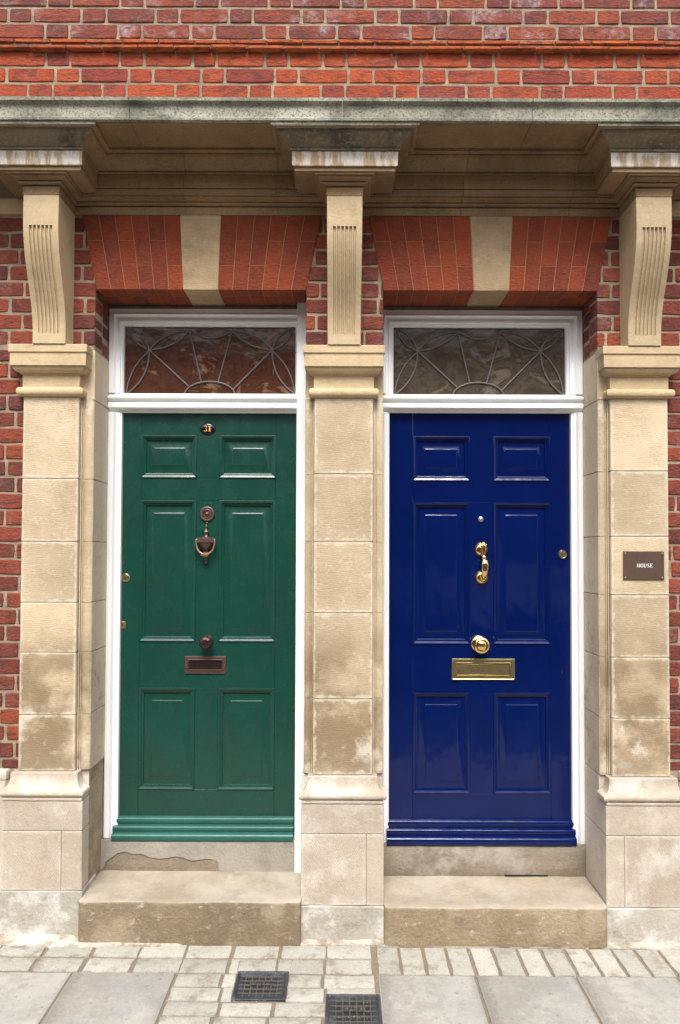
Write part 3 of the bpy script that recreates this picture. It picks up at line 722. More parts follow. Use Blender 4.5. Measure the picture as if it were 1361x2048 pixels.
# ------------------------------------------------------------------ door frames with transom
def frame_rect(t, name, xo0, xo1, zo, xi0, xi1, zi, zlo, prof, mat, sides='LTR'):
    # prof: (u 0 outer..1 inner, y)
    def P(u): return xo0+(xi0-xo0)*u, xo1+(xi1-xo1)*u, zo+(zi-zo)*u
    n = len(prof)
    for sd_ in sides:
        m = MB(); A, Bv = [], []
        for u, y in prof:
            l, r, z = P(u)
            if sd_ == 'L': a, b = (l, y, zlo), (l, y, z)
            elif sd_ == 'R': a, b = (r, y, z), (r, y, zlo)
            else: a, b = (l, y, z), (r, y, z)
            A.append(m.v(a)); Bv.append(m.v(b))
        for k in range(n): m.face((A[k], A[(k+1) % n], Bv[(k+1) % n], Bv[k]))
        m.face(A[::-1]); m.face(Bv)
        m.build('head' if sd_ == 'T' else 'jamb', mat, t, smooth=30)
def door_frame(side):
    L = side == 'L'
    label = ('white painted door frame around the green door and its lead-patterned fanlight' if L else 'white painted door frame around the blue door and its lead-patterned fanlight')
    xo0, xo1 = (OL0+.001, OL1+.012) if L else (OR0-.012, OR1-.001)
    xi0, xi1 = (WX(239, 1150, F), WX(592, 1150, F)) if L else (WX(779, 1150, F), WX(1146, 1150, F))
    gx0, gx1 = (WX(250, 720, D), WX(592, 720, D)) if L else (WX(787, 720, D), WX(1130, 720, D))
    zo = WZ(617, F, 420) if L else WZ(620, F, 960)
    gzt, gzb = (WZ(654, D, 420), WZ(789, D, 420)) if L else (WZ(656, D, 960), WZ(791, D, 960))
    dzt = WZ(827, D, 420) if L else WZ(827, D, 960)
    zbot = WZ(1676, F, 215) if L else WZ(1688, F, 1160)
    t = thing('door_frame', label, 'door frame', ((xo0+xo1)/2, F, zbot), 'white door frames')
    prof = [(0, F+.06), (0, F+.004), (.04, F), (.30, F), (.34, F-.005), (.40, F-.005), (.46, F+.004), (.52, F+.010), (.62, F+.012), (.68, F+.006), (.80, F+.006), (.86, F+.014), (.93, F+.016), (1, F+.024), (1, F+.06)]
    tz0 = dzt-.0; tz1 = gzb
    # upper part: wide head and sash frame
    frame_rect(t, 'frame', xo0, xo1, zo, gx0, gx1 if not L else gx1+.0, gzt, tz1-.001, prof, M['white'])
    # lower jambs
    prof2 = [(0, F+.06), (0, F+.004), (.08, F), (.42, F), (.5, F-.004), (.6, F+.006), (.75, F+.008), (.82, F+.012), (1, F+.016), (1, F+.06)]
    frame_rect(t, 'frame', xo0, xo1, zo, xi0, xi1, gzt, zbot, [(u, y-.0012 if False else y) for u, y in prof2], M['white'], 'L' if False else '')
    for sd_ in 'LR':
        m = MB(); A, Bv = [], []
        for u, y in prof2:
            x = xo0+(xi0-xo0)*u if sd_ == 'L' else xo1+(xi1-xo1)*u
            A.append(m.v((x, y, zbot))); Bv.append(m.v((x, y, tz0-.001)))
        n = len(prof2)
        for k in range(n): m.face((A[k], A[(k+1) % n], Bv[(k+1) % n], Bv[k]))
        m.face(A[::-1]); m.face(Bv); m.build('jamb', M['white'], t, smooth=30)
    # transom
    h = tz1-tz0
    tp = [(F+.06, tz0), (F+.02, tz0), (F+.014, tz0+.1*h), (F-.002, tz0+.16*h), (F-.006, tz0+.22*h), (F-.006, tz0+.42*h), (F-.001, tz0+.47*h), (F+.004, tz0+.52*h), (F-.002, tz0+.60*h), (F-.012, tz0+.66*h), (F-.014, tz0+.74*h), (F-.008, tz0+.80*h), (F+.004, tz0+.84*h), (F+.010, tz0+.97*h), (F+.018, tz0+h), (F+.06, tz0+h)]
    MB().extr_x(tp, xo0+.001, xo1-.001).build('transom', M['white'], t, smooth=35)
    if L:   # extra flat board on the right, reaching down past the threshold
        bx0, bx1 = WX(592.5, 1100, F-.02), OL1+.012
        MB().rough(bx0, bx1, F-.024, F+.02, WZ(1770, F-.02, 595), WZ(603, F-.02, 600), bev=.002, res=.2, amp=.0004, seg=1).build('side_board', M['white'], t, smooth=30)
    # fanlight
    f = thing('fanlight', 'fanlight window with leaded fan pattern and reddish brown reflections above the green door' if L else 'fanlight window with leaded fan pattern and dull brown reflections above the blue door', 'fanlight', ((gx0+gx1)/2, D, gzb), 'leaded fanlights above the doors')
    m = MB(); nx, nz = 24, 10
    g = [[m.v((gx0-.004+(gx1-gx0+.008)*i/nx, D+.004+.0012*mnoise.noise(Vector((i*.9, j*.7, 3 if L else 9))), gzb-.004+(gzt-gzb+.008)*j/nz)) for i in range(nx+1)] for j in range(nz+1)]
    for j in range(nz):
        for i in range(nx): m.face((g[j][i], g[j][i+1], g[j+1][i+1], g[j+1][i]))
    m.build('glass_pane', M['pane_l' if L else 'pane_r'], f)
    def c(px_, py_):
        if L: return W(px_, py_, D)
        return W(px_*1.003+535.5, py_+2, D)
    def came(pts, r=.0040): MB().tube([(x, D-.001, z) for x, z in pts], r, 8, .55).build('lead_came', M['lead'], f, smooth=60)
    def bow(p, q, sag, n=14):
        P, Q = Vector(p), Vector(q); d = Q-P; nn = Vector((-d.y, d.x)).normalized(); out = []
        for k in range(n+1):
            t_ = k/n; out.append(c(*(P+d*t_+nn*sag*4*t_*(1-t_))))
        return out
    came([c(420+51*math.cos(R(a)), 791-28*math.sin(R(a))*1.0) for a in range(4, 177, 9)])
    came([c(371, 789), c(420-53, 790)], .003)
    for p, q in (((377, 772), (299, 700)), ((403, 764), (380, 663)), ((437, 764), (464, 664)), ((467, 779), (545, 700))): came([c(*p), c(*q)])
    for p, q, s1, s2 in (((299, 700), (380, 662), -11, 9), ((545, 700), (464, 662), 11, -9), ((299, 700), (257, 655), -8, 8), ((545, 700), (587, 655), 8, -8), ((299, 702), (253, 788), 10, -13), ((545, 702), (590, 788), -10, 13)):
        came(bow(p, q, s1)); came(bow(p, q, s2))
    came(bow((380, 661), (464, 661), 15))
    for p in ((299, 700), (545, 700)):
        x, z = c(*p); MB().lathe_y(x, z, D-.0015, [(.008, 0), (.007, .0025), (0, .004)], 12).build('lead_joint', M['lead'], f)
    return dzt
DZL = door_frame('L'); DZR = door_frame('R')

# ------------------------------------------------------------------ doors
def rings(m, x0, x1, z0, z1, prof, Y, fill=True):
    prev = None
    for t_, h in prof:
        c = [m.v((x, Y-h, z)) for x, z in ((x0+t_, z0+t_), (x1-t_, z0+t_), (x1-t_, z1-t_), (x0+t_, z1-t_))]
        if prev:
            for k in range(4): m.face((prev[k], prev[(k+1) % 4], c[(k+1) % 4], c[k]))
        prev = c
    if fill: m.face(prev)
    return m
def panelled_door(name, label, px0, px1, cols, rows, ztop, ybot, mat, wb):
    xL, xR = WX(px0, 1150, D), WX(px1, 1150, D); pxm = (px0+px1)/2
    zB = WZ(ybot, D, pxm)
    t = thing(name, label, 'door', ((xL+xR)/2, D, zB))
    cx = [(WX(a, 1150, D), WX(b, 1150, D)) for a, b in cols]
    rz = [(WZ(b, D, pxm), WZ(a, D, pxm)) for a, b in rows]      # (low, high)
    zT = ztop+.006
    T = .02; e = .0003
    def piece(n, a, b, z0, z1, dy=0): MB().box(a+e, b-e, D+dy, D+.045, z0+e, z1-e, bev=.0009).build(n, M[mat], t, smooth=30)
    piece('stile', xL-.004, cx[0][0], zB, zT); piece('stile', cx[1][1], xR+.004, zB, zT)
    zr = [zT, rz[0][1], rz[0][0], rz[1][1], rz[1][0], rz[2][1], rz[2][0], zB]
    for k in (0, 2, 4, 6): piece('rail', cx[0][0], cx[1][1], zr[k+1], zr[k], .0003)
    for lo, hi in rz: piece('muntin', cx[0][1], cx[1][0], lo, hi, .0005)
    for lo, hi in rz:
        for a, b in cx:
            m = MB(); rings(m, a+.018, b-.018, lo+.018, hi-.018, [(0, -.012), (.010, -.013), (.0390, -.0075), (.0450, -.0042), (.049, -.004)], D)
            p = m.build('panel', M[mat], t, smooth=20)
            m = MB(); mp = [(-.001, -.004), (-.001, .0022), (.0008, .0045), (.0035, .0052), (.0125, .0012), (.0130, -.0025), (.0150, -.0028), (.0225, -.0060), (.0235, -.0125), (.027, -.0135)]
            rings(m, a, b, lo, hi, mp, D, False); m.build('moulding', M[mat], p, smooth=22)
    return t, xL, xR, zB
def at(px, py, dy=0): x, z = W(px, py, D-dy); return x, z

gd, gL, gR, gB = panelled_door('green_door', 'green painted six-panel door numbered 31 with dark bronze knocker, knob and letter plate', 238, 590,
    [(281, 392), (438, 551)], [(871, 956), (1001, 1283), (1376, 1579)], DZL, 1640, 'green', 0)
bd, bL, bR, bB = panelled_door('blue_door', 'glossy dark blue six-panel door with polished brass knocker, knob and letter plate', 780, 1146,
    [(826, 940), (987, 1101)], [(873, 962), (1005, 1288), (1384, 1587)], DZR, 1645, 'blue', 0)
def weatherboard(t, x0, x1, y0, y1, pxm, mat, big):
    zt_, zb_ = WZ(y0, D-.01, pxm), WZ(y1, D-.05, pxm); h = zt_-zb_
    pr = [(D+.03, zt_), (D-.006, zt_), (D-.012, zt_-.02*h)]
    for k in range(7): a = R(80-160*k/6); pr.append((D-.018-.006*math.cos(a), zt_-.16*h+.13*h*math.sin(a)))
    pr += [(D-.020, zt_-.33*h)]
    for k in range(7): a = R(70-140*k/6); pr.append((D-.033-.006*math.cos(a), zt_-.46*h+.11*h*math.sin(a)))
    pr += [(D-.036, zt_-.60*h)]
    for k in range(8): a = R(80-165*k/7); pr.append((D-.046-.011*math.cos(a), zt_-.80*h+.17*h*math.sin(a)))
    pr += [(D-.046, zb_), (D+.03, zb_)]
    m = MB().extr_x(pr, x0, x1); m.build('weatherboard', M[mat], t, smooth=40)
weatherboard(gd, WX(225, 1660, D-.04), WX(588, 1660, D), 1633, 1686, 410, 'green_sill', 0)
weatherboard(bd, WX(774, 1670, D-.045), WX(1153, 1670, D-.045), 1639, 1694, 960, 'blue', 1)

# --- glyphs drawn as strokes (unit height 1)
def glyph(ch, w=.17, th=.06):
    s = []   # (points, widths)
    def stem(x, a=0, b=1, ww=w): s.append(([(x, a), (x, b)], ww))
    def serif(x, z, l=.16): s.append(([(x-l, z), (x+l, z)], th))
    if ch == 'H': stem(.15); stem(.75); [serif(x, z) for x in (.15, .75) for z in (.03, .97)]; s.append(([(.15, .52), (.75, .52)], th)); return s, .95
    if ch == 'O':
        p = arc(.45, .5, .36, 0, 360, 28, .47); s.append((p, [th+(w-th)*abs(math.cos(R(360*k/28))) for k in range(29)])); return s, .92
    if ch == 'U':
        stem(.17, .35, 1); stem(.72, .35, 1, th*1.2); serif(.17, .97); serif(.72, .97, .12)
        p = arc(.445, .33, .275, 180, 360, 14, .30); s.append((p, [w+(th-w)*k/14 for k in range(15)])); return s, .9
    if ch == 'S':
        p = [(.62, .78), (.60, .93), (.42, .97), (.22, .92), (.14, .76), (.22, .62), (.42, .52), (.60, .40), (.66, .24), (.56, .08), (.36, .03), (.16, .08), (.13, .24)]
        s.append((p, [th*1.4, th, th, th*1.3, w, w, w*1.1, w, w, th*1.3, th, th, th*1.4])); return s, .8
    if ch == 'E': stem(.17); [s.append(([(.05, z), (b, z)], th*1.2)) for z, b in ((.03, .7), (.5, .5), (.97, .66))]; s.append(([(.68, .0), (.68, .25)], th)); s.append(([(.64, .77), (.64, 1)], th)); s.append(([(.5, .4), (.5, .6)], th)); return s, .8
    if ch == 'L': stem(.17); serif(.17, .97); s.append(([(.05, .03), (.66, .03)], th*1.2)); s.append(([(.64, 0), (.64, .25)], th)); return s, .75
    if ch == 'T': stem(.4); serif(.4, .03); s.append(([(.05, .97), (.75, .97)], th*1.2)); [s.append(([(x, .76), (x, 1)], th)) for x in (.07, .73)]; return s, .85
    if ch == 'R':
        stem(.17); serif(.17, .03); serif(.17, .97, .1); s.append(([(.2, .97)]+arc(.42, .75, .2, 90, -90, 8, .22)+[(.2, .53)], w*.7)); s.append(([(.42, .52), (.68, .03)], w*.9)); return s, .85
    if ch == 'W': s.append(([(.05, 1), (.3, 0)], w)); s.append(([(.3, 0), (.5, .8)], th)); s.append(([(.5, .8), (.7, 0)], w)); s.append(([(.7, 0), (.95, 1)], th)); return s, 1.05
    if ch == 'a': s.append((arc(.3, .27, .2, 0, 360, 14, .25), th*1.6)); stem(.52, 0, .55, w*.8); return s, .65
    if ch == 't': stem(.2, .02, .8, w*.8); s.append(([(.02, .55), (.42, .55)], th*1.3)); return s, .45
    if ch == 'e': s.append((arc(.3, .28, .22, 0, 310, 14, .27), w*.6)); s.append(([(.1, .29), (.5, .29)], th)); return s, .6
    if ch == 'r': stem(.15, 0, .55, w*.8); s.append((arc(.32, .38, .16, 160, 40, 6), w*.7)); return s, .45
    if ch == '3':
        s.append((arc(.36, .74, .24, 155, -80, 14, .235), [w*.8, w*.6, th, th, th, th*1.3, w, w*1.2, w*1.2, w, th*1.4, th, th, th, th]))
        s.append((arc(.36, .27, .27, 85, -155, 14, .25), [th, th, th, th*1.4, w, w*1.3, w*1.3, w, th*1.4, th, th, th, th*1.4, w*.8, w]))
        return s, .78
    if ch == '1': stem(.32, 0, 1, w*1.5); serif(.32, .03, .27); s.append(([(.32, .97), (.08, .84)], th*1.3)); return s, .65
def text(word, cx, cz, hgt, Y, thick, name, mat, parent, w=.17, th=.07, gap=.08, sx=1.0, flat=None, flip=1):
    gl = [glyph(c, w, th) for c in word]; tot = sum(g[1] for g in gl)+gap*(len(word)-1)
    x = -tot/2
    for s, adv in gl:
        m = MB()
        for pts, wd in s:
            pp = [((x+p[0])*hgt*sx*flip, (p[1]-.5)*hgt*flip) for p in pts]
            ww = [q*hgt for q in wd] if hasattr(wd, '__len__') else wd*hgt
            if flat is None: m.ribbon([(cx+a, cz+b) for a, b in pp], ww, Y-thick, Y)
            else: m.ribbon(pp, ww, -thick, 0)
        if flat is not None:
            for v in m.bm.verts: v.co = Vector((flat[0]+v.co.x, flat[1]+v.co.z, flat[2]-v.co.y))
        m.build(name, mat, parent, smooth=0)
        x += adv+gap

# --- green door fittings
x, z = at(416, 858)
m = MB(); n = 36; pr = [(1, 0), (1, .003), (.94, .0055), (.8, .0075), (.5, .009), (0, .0095)]
def oval(m, x, z, rx, rz_, Y, prof, n=36):
    rr = []
    for r, h in prof: rr.append([m.v((x+rx*r*math.cos(2*math.pi*k/n), Y-h, z+rz_*r*math.sin(2*math.pi*k/n))) for k in range(n)] if r else [m.v((x, Y-h, z))])
    for a, b in zip(rr, rr[1:]):
        for k in range(n):
            if len(b) == 1: m.face((a[k], a[(k+1) % n], b[0]))
            else: m.face((a[k], a[(k+1) % n], b[(k+1) % n], b[k]))
    return m
pl = oval(m, x, z, .0375, .0265, D, pr).build('number_plate', M['black'], gd, label='black oval enamel plate reading 31 in gold', smooth=60)
text('31', x, z, .029, D-.0090, .0016, 'numeral', M['gold'], pl, w=.17, th=.06, gap=.14, sx=.84)
for s in (-1, 1): MB().lathe_y(x+s*.031, z, D-.0045, [(.003, 0), (.0028, .0012), (0, .0016)], 10).build('screw', M['steel'], pl)
x, z = at(415, 1028)
MB().lathe_y(x, z, D, [(.037, 0), (.037, .005), (.034, .008), (.030, .0085), (.024, .007), (.022, .010), (.0205, .0105), (.018, .004), (.012, .004), (.009, .008), (.005, .011), (0, .0118)], 40).build('bell_rose', M['bronze'], gd, label='round bronze bell push rose above the knocker', smooth=50)
x, z = at(416.5, 1008); MB().box(x-.019, x-.016, D-.0015, D+.002, z-.012, z+.006).box(x+.016, x+.019, D-.0015, D+.002, z-.012, z+.006).box(x-.016, x+.016, D-.0015, D+.002, z+.003, z+.006).build('painted_over_plate', M['green_sill'], gd, smooth=0)
# urn knocker
x, z = at(413.5, 1085); s = .1/41.5*.985   # metres per pixel here is about .0024
u = 1/415.0
def kz(py): return W(413, py, D-.01)[1]
m = MB()
m.lathe_z(x, D-.012, [(.002, kz(1049)), (.005, kz(1051)), (.006, kz(1053)), (.0035, kz(1056)), (.004, kz(1059)), (.011, kz(1062)), (.014, kz(1064)), (.011, kz(1066)), (.007, kz(1068)), (.009, kz(1071)), (.014, kz(1074)), (.026, kz(1076.5))], 28, .8)
k = m.build('knocker', M['bronze'], gd, label='bronze urn shaped door knocker', smooth=50)
m = MB(); m.box(x-.040, x+.040, D-.036, D, kz(1085.5), kz(1076), bev=.0015); m.build('urn_band', M['bronze'], k, smooth=30)
m = MB(); m.lathe_z(x, D-.012, [(.036, kz(1086)), (.034, kz(1089)), (.028, kz(1094)), (.019, kz(1098)), (.012, kz(1100)), (.0095, kz(1101)), (.0095, kz(1105)), (.013, kz(1107)), (.009, kz(1115)), (.011, kz(1117)), (.008, kz(1119)), (.006, kz(1122)), (.0075, kz(1125)), (.006, kz(1127)), (.002, kz(1128))], 28, .8)
m.build('urn_body', M['bronze'], k, smooth=50)
pts = []
for a in range(0, 181, 10):
    pts.append((x-.0445*math.cos(R(a)), D-.030-.004*math.sin(R(a)), kz(1081)-(kz(1081)-kz(1109))*math.sin(R(a))**.8))
m = MB(); m.tube(pts, [.0042+.0016*math.sin(R(a*10)) for a in range(len(pts))], 10)
oval(m, x, kz(1109), .020, .0115, D-.030, [(1, 0), (1, .004), (.85, .0085), (0, .0095)], 24)
for s_ in (-1, 1): m.lathe_y(x+s_*.043, kz(1080.5), D-.024, [(.0055, 0), (.0055, .008), (0, .011)], 12)
m.build('knocker_ring', M['bronze_worn'], k, smooth=50)
x, z = at(414.5, 1046); MB().lathe_y(x, z, D, [(.0035, 0), (.003, .003), (0, .004)], 10).build('screw', M['brass'], gd)
x, z = at(252, 1155.5)
lk = MB().lathe_y(x, z, D, [(.0205, 0), (.0205, .003), (.0175, .0055), (.0165, .004), (.0162, .004)], 28).lathe_y(x, z, D-.001, [(.0168, .002), (.014, .006), (0, .0065)], 28).build('lock_cylinder', M['brass_dull'], gd, smooth=40)
MB().box(x-.0012, x+.0012, D-.0083, D-.006, z-.009, z+.001).lathe_y(x, z-.001, D-.006, [(.004, .0005), (.0035, .0015), (0, .0017)], 10).build('keyhole', M['hole'], lk)
x, z = at(245, 1250)
lk = MB().box(x-.0165, x+.0165, D-.0025, D+.003, z-.0175, z+.0175, bev=.002).build('lock_plate', M['bronze_worn'], gd)
MB().lathe_y(x+.001, z+.003, D-.002, [(.0045, .0005), (.004, .0012), (0, .0013)], 12).box(x-.001, x+.003, D-.0034, D-.002, z-.009, z+.003).build('keyhole', M['hole'], lk)
x, z = at(411, 1286, .06)
m = MB(); m.lathe_y(x, z, D, [(.030, 0), (.030, .004), (.014, .010), (.012, .022), (.020, .030)], 24)
m.build('knob_rose', M['bronze_dark'], gd, smooth=50)
m = MB(); m.lathe_y(x, z, D, [(.012, .022), (.026, .028), (.0345, .040), (.0345, .047), (.027, .057), (.016, .062), (0, .0635)], 9)
for v in m.bm.verts: pass
m.build('knob', M['bronze_dark'], gd, label='faceted dark bronze door knob', smooth=12)
# letter plate (green)
x0, z1 = at(370.5, 1312); x1, z0 = at(452.5, 1347.5)
lp = MB()
rings(lp, x0, x1, z0, z1, [(0, 0), (0, .004), (.0015, .0055), (.014, .0062), (.0165, .0095), (.0185, .0095), (.021, .004), (.0215, .001)], D, True)
lp = lp.build('letter_plate', M['bronze'], gd, label='dark bronze letter plate with raised LETTERS on its flap', smooth=35)
fl = MB().box(x0+.0225, x1-.0225, D-.0035, D, z0+.0225, z1-.0225, bev=.001).build('flap', M['bronze_dark'], lp)
text('LETTERS', (x0+x1)/2, (z0+z1)/2, .021, D-.0033, .0010, 'raised_letter', M['bronze_dark'], gd, w=.2, th=.09, gap=.22, sx=.95)
for s_ in (-1, 1): MB().lathe_y((x0+x1)/2+s_*((x1-x0)/2-.008), (z0+z1)/2, D-.0055, [(.003, 0), (.0025, .0012), (0, .0015)], 10).build('screw', M['bronze_worn'], lp)

# --- blue door fittings
x, z = at(962, 1038.5)
MB().lathe_y(x, z, D, [(.0125, 0), (.0125, .003), (.010, .005), (.006, .005), (.005, .003), (.003, .0045), (0, .005)], 24).build('spyhole', M['steel'], bd, smooth=40)
x, z = at(962.5, 1099)
prr = [(.0325, 0), (.0325, .004), (.030, .007), (.026, .0065), (.024, .009), (.018, .012), (0, .0135)]
k = MB().lathe_y(x, z, D, prr, 40).build('knocker', M['brass'], bd, label='polished brass S shaped door knocker', smooth=45)
x2, z2 = at(963.5, 1155)
MB().lathe_y(x2, z2, D, prr, 40).build('strike_rose', M['brass'], k, smooth=45)
m = MB()
m.tube([(x+.004, D-.010, z+.004), (x+.005, D-.028, z+.006)], .012, 14)
m.tube([(x-.002, D-.034, z+.021), (x+.020, D-.034, z+.021)], .0045, 10)
def bz(py): return W(963, py, D-.035)[1]
xx = x+.006
m.tube([(xx-.001, D-.034, bz(1085)), (xx, D-.036, bz(1092)), (xx, D-.037, bz(1100)), (xx, D-.036, bz(1107)), (xx+.001, D-.036, bz(1112))], [.009, .0135, .0125, .008, .0075], 16, .8)
m.tube([(xx+.001, D-.036, bz(1111)), (xx+.001, D-.038, bz(1114)), (xx+.001, D-.038, bz(1118)), (xx+.001, D-.038, bz(1120))], [.007, .0115, .011, .007], 16, .8)
m.tube([(xx+.002, D-.040, bz(1120)), (xx+.004, D-.044, bz(1123)), (xx+.005, D-.045, bz(1131)), (xx+.004, D-.043, bz(1140)), (xx+.003, D-.038, bz(1148)), (xx+.001, D-.030, bz(1153)), (xx, D-.020, bz(1157))], [.010, .0165, .0175, .0165, .015, .012, .009], 16, .6)
m.lathe_y(xx, bz(1158), D, [(.013, .008), (.016, .018), (.012, .026), (.006, .029), (0, .030)], 20)
m.build('knocker_handle', M['brass'], k, smooth=50)
for q in range(3):
    m = MB(); 
    for r_ in range(4): m.box(xx-.001+q*.0045, xx+.0012+q*.0045, D-.0560, D-.0535, bz(1131+r_*3.2)-.003, bz(1131+r_*3.2)+.002)
    m.build('engraving', M['hole'], k, smooth=0)
x, z = at(1125, 1108.5)
lk = MB().lathe_y(x, z, D, [(.0215, 0), (.0215, .004), (.0185, .0085), (.0165, .007)], 30).lathe_y(x, z, D-.002, [(.0168, .004), (.014, .007), (0, .0075)], 28).build('lock_cylinder', M['brass_dull'], bd, smooth=40)
MB().box(x-.0012, x+.0012, D-.0105, D-.008, z-.008, z+.001).lathe_y(x, z-.002, D-.008, [(.0045, .0012), (.004, .0022), (0, .0025)], 10).build('keyhole', M['hole'], lk)
x, z = at(1124, 1344)
MB().box(x-.0025, x+.0045, D-.0008, D+.001, z-.004, z+.010).box(x-.006, x+.001, D-.0008, D+.001, z-.0, z+.004).box(x-.0005, x+.004, D-.0008, D+.001, z-.010, z-.003).build('keyhole', M['hole'], bd, smooth=0)
x, z = at(964, 1291, .05)
m = MB(); m.lathe_y(x-.003, z+.002, D, [(.040, 0), (.040, .004), (.036, .008), (.020, .012), (.016, .024)], 40); rs = m.build('knob_rose', M['brass'], bd, smooth=45)
m = MB(); m.lathe_y(x, z, D, [(.015, .020), (.030, .030), (.038, .038), (.0395, .046), (.037, .052), (.030, .0545), (.028, .0565), (.024, .0565), (.0225, .054), (.018, .056), (.010, .0595), (0, .061)], 48); m.build('knob', M['brass'], bd, label='round polished brass door knob', smooth=45)
x0, z1 = at(904, 1317); x1, z0 = at(1030, 1360)
lp = MB(); rings(lp, x0, x1, z0, z1, [(0, 0), (0, .005), (.002, .007), (.004, .0075), (.006, .006), (.018, .006), (.020, .0085), (.022, .0085), (.0245, .004), (.0245, .002)], D, True)
lp = lp.build('letter_plate', M['brass_dull'], bd, label='polished brass letter plate with plain flap', smooth=30)
MB().box(x0+.0255, x1-.0255, D-.0052, D, z0+.0258, z1-.0262, bev=.0012).build('flap', M['brass_dull'], lp)

# ------------------------------------------------------------------ nameplate
x0, z1 = W(1246, 1102.5, S); x1, z0 = W(1328, 1159.5, S)
np_ = thing('nameplate', 'small brown metal nameplate reading HOUSE screwed to the right pilaster', 'sign', ((x0+x1)/2, S, (z0+z1)/2))
MB().box(x0, x1, S-.006, S-.0005, z0, z1, bev=.0012).build('plate', M['plaque'], np_)
text('HOUSE', WX(1289, 1131, S), W(1289, 1131, S)[1], .0172, S-.0058, .0010, 'letter', M['white_letter'], np_, w=.19, th=.085, gap=.10, sx=.86)
for a in (x0+.009, x1-.009):
    for b in (z0+.009, z1-.009): MB().lathe_y(a, b, S-.0058, [(.0045, 0), (.004, .0016), (.001, .0022), (0, .0016)], 12).build('screw', M['steel'], np_)

# ------------------------------------------------------------------ steps and thresholds
def doorstep(label, px0, px1, yt, ybf, yth, rthr, side):
    YF = 3.135
    x0, x1 = WX(px0, yt, YF), WX(px1, yt, YF); cx = (x0+x1)/2
    zt_ = WZ(yt, YF, (px0+px1)/2); YR = F-.004
    t = thing('door_step', label, 'step', (cx, YF, gz(cx)), 'worn stone steps below the doors')
    # step: rounded front corners, dished tread
    m = MB(); r = (.014, .024)[side]; out = []
    for k in range(9): a = R(180+90*k/8); out.append((x0+r+r*math.cos(a), YF+r+r*math.sin(a)))
    nn = 26
    for k in range(1, nn): out.append((x0+r+(x1-x0-2*r)*k/nn, YF))
    for k in range(9): a = R(270+90*k/8); out.append((x1-r+r*math.cos(a), YF+r+r*math.sin(a)))
    back = [(x1, YF+.10), (x1, F+.03), (x0, F+.03), (x0, YF+.10)]
    zl = [(-.05, 0), (gz(cx)+.012, 0), (gz(cx)+.05, .002), (zt_*.5, .001), (zt_-.016, 0), (zt_-.006, -.002), (zt_-.0015, -.006), (zt_, -.013)]
    full = out+back; nb = len(out); ringsv = []
    ctr = Vector((cx, (YF+F)/2))
    for z, o in zl:
        rr = []
        for i, (x, y) in enumerate(full):
            d = 0
            if i < nb:
                d = o*.6+.0022*mnoise.noise(Vector((x*14, z*22, 2)))+.0012*mnoise.noise(Vector((x*60, z*70, 5)))
                if z > 0 and z < .04 : d -= .006*max(0, mnoise.noise(Vector((x*9, 1.7, 8+side))))
            nx = 0; ny = -1
            if i < 9: a = R(180+90*i/8); nx, ny = math.cos(a), math.sin(a)
            elif nb-9 <= i < nb: a = R(270+90*(i-nb+9)/8); nx, ny = math.cos(a), math.sin(a)
            rr.append(m.v((x+(nx*d if z < zt_*.5 and d > 0 else 0)*0, y+ny*d, z+(-.004*mnoise.noise(Vector((x*5, 3, side))) if z > zt_*.8 else 0))))
        ringsv.append(rr)
    n = len(full)
    for a, b in zip(ringsv, ringsv[1:]):
        for k in range(n): m.face((a[k], a[(k+1) % n], b[(k+1) % n], b[k]))
    # tread rows running back, slightly dished
    top = ringsv[-1]; nr = 10; fr = top[:nb]; rows_ = [fr]
    for j in range(1, nr+1):
        row = []
        for v in fr:
            y = v.co.y+(F+.03-v.co.y)*j/nr; q = (v.co.x-cx)/((x1-x0)/2)
            row.append(m.v((v.co.x, y, zt_+.004*j/nr-.006*max(0, 1-q*q)*math.sin(math.pi*min(1, j/nr*1.2))-.002*mnoise.noise(Vector((v.co.x*7, y*9, 4))))))
        rows_.append(row)
    for a, b in zip(rows_, rows_[1:]):
        for k in range(nb-1): m.face((a[k], a[k+1], b[k+1], b[k]))
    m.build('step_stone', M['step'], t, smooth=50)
    # threshold stone standing on the step under the door
    zth = WZ(yth, F, (px0+px1)/2)+.012
    xa, xb = rthr
    MB().rough(xa, xb, F-.008, F+.05, zt_-.01 if side == 0 else zt_+.004, zth, bev=.004, res=.04, amp=.002, sc=14).build('threshold', M['riser' if side else 'riser_bare'], t, smooth=40)
    if side: MB().box(WX(1010, 1757, F-.01), WX(1096, 1757, F-.01), F-.0105, F-.004, zt_+.001, zt_+.011).build('gap', M['hole'], t, smooth=0)  # solid dark strip painting the shade of an open joint
    MB().rough(xa, xb, F+.02, F+.09, zt_-.01, zth+.002, bev=.002, res=.2, amp=0).build('threshold_back', M['riser'], t)
    return t, zt_, zth
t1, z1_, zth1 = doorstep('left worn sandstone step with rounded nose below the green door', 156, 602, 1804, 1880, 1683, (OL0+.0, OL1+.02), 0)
t2, z2_, zth2 = doorstep('right worn sandstone step with rounded nose below the blue door', 769, 1218, 1816, 1893, 1692, (OR0-.02, OR1), 1)
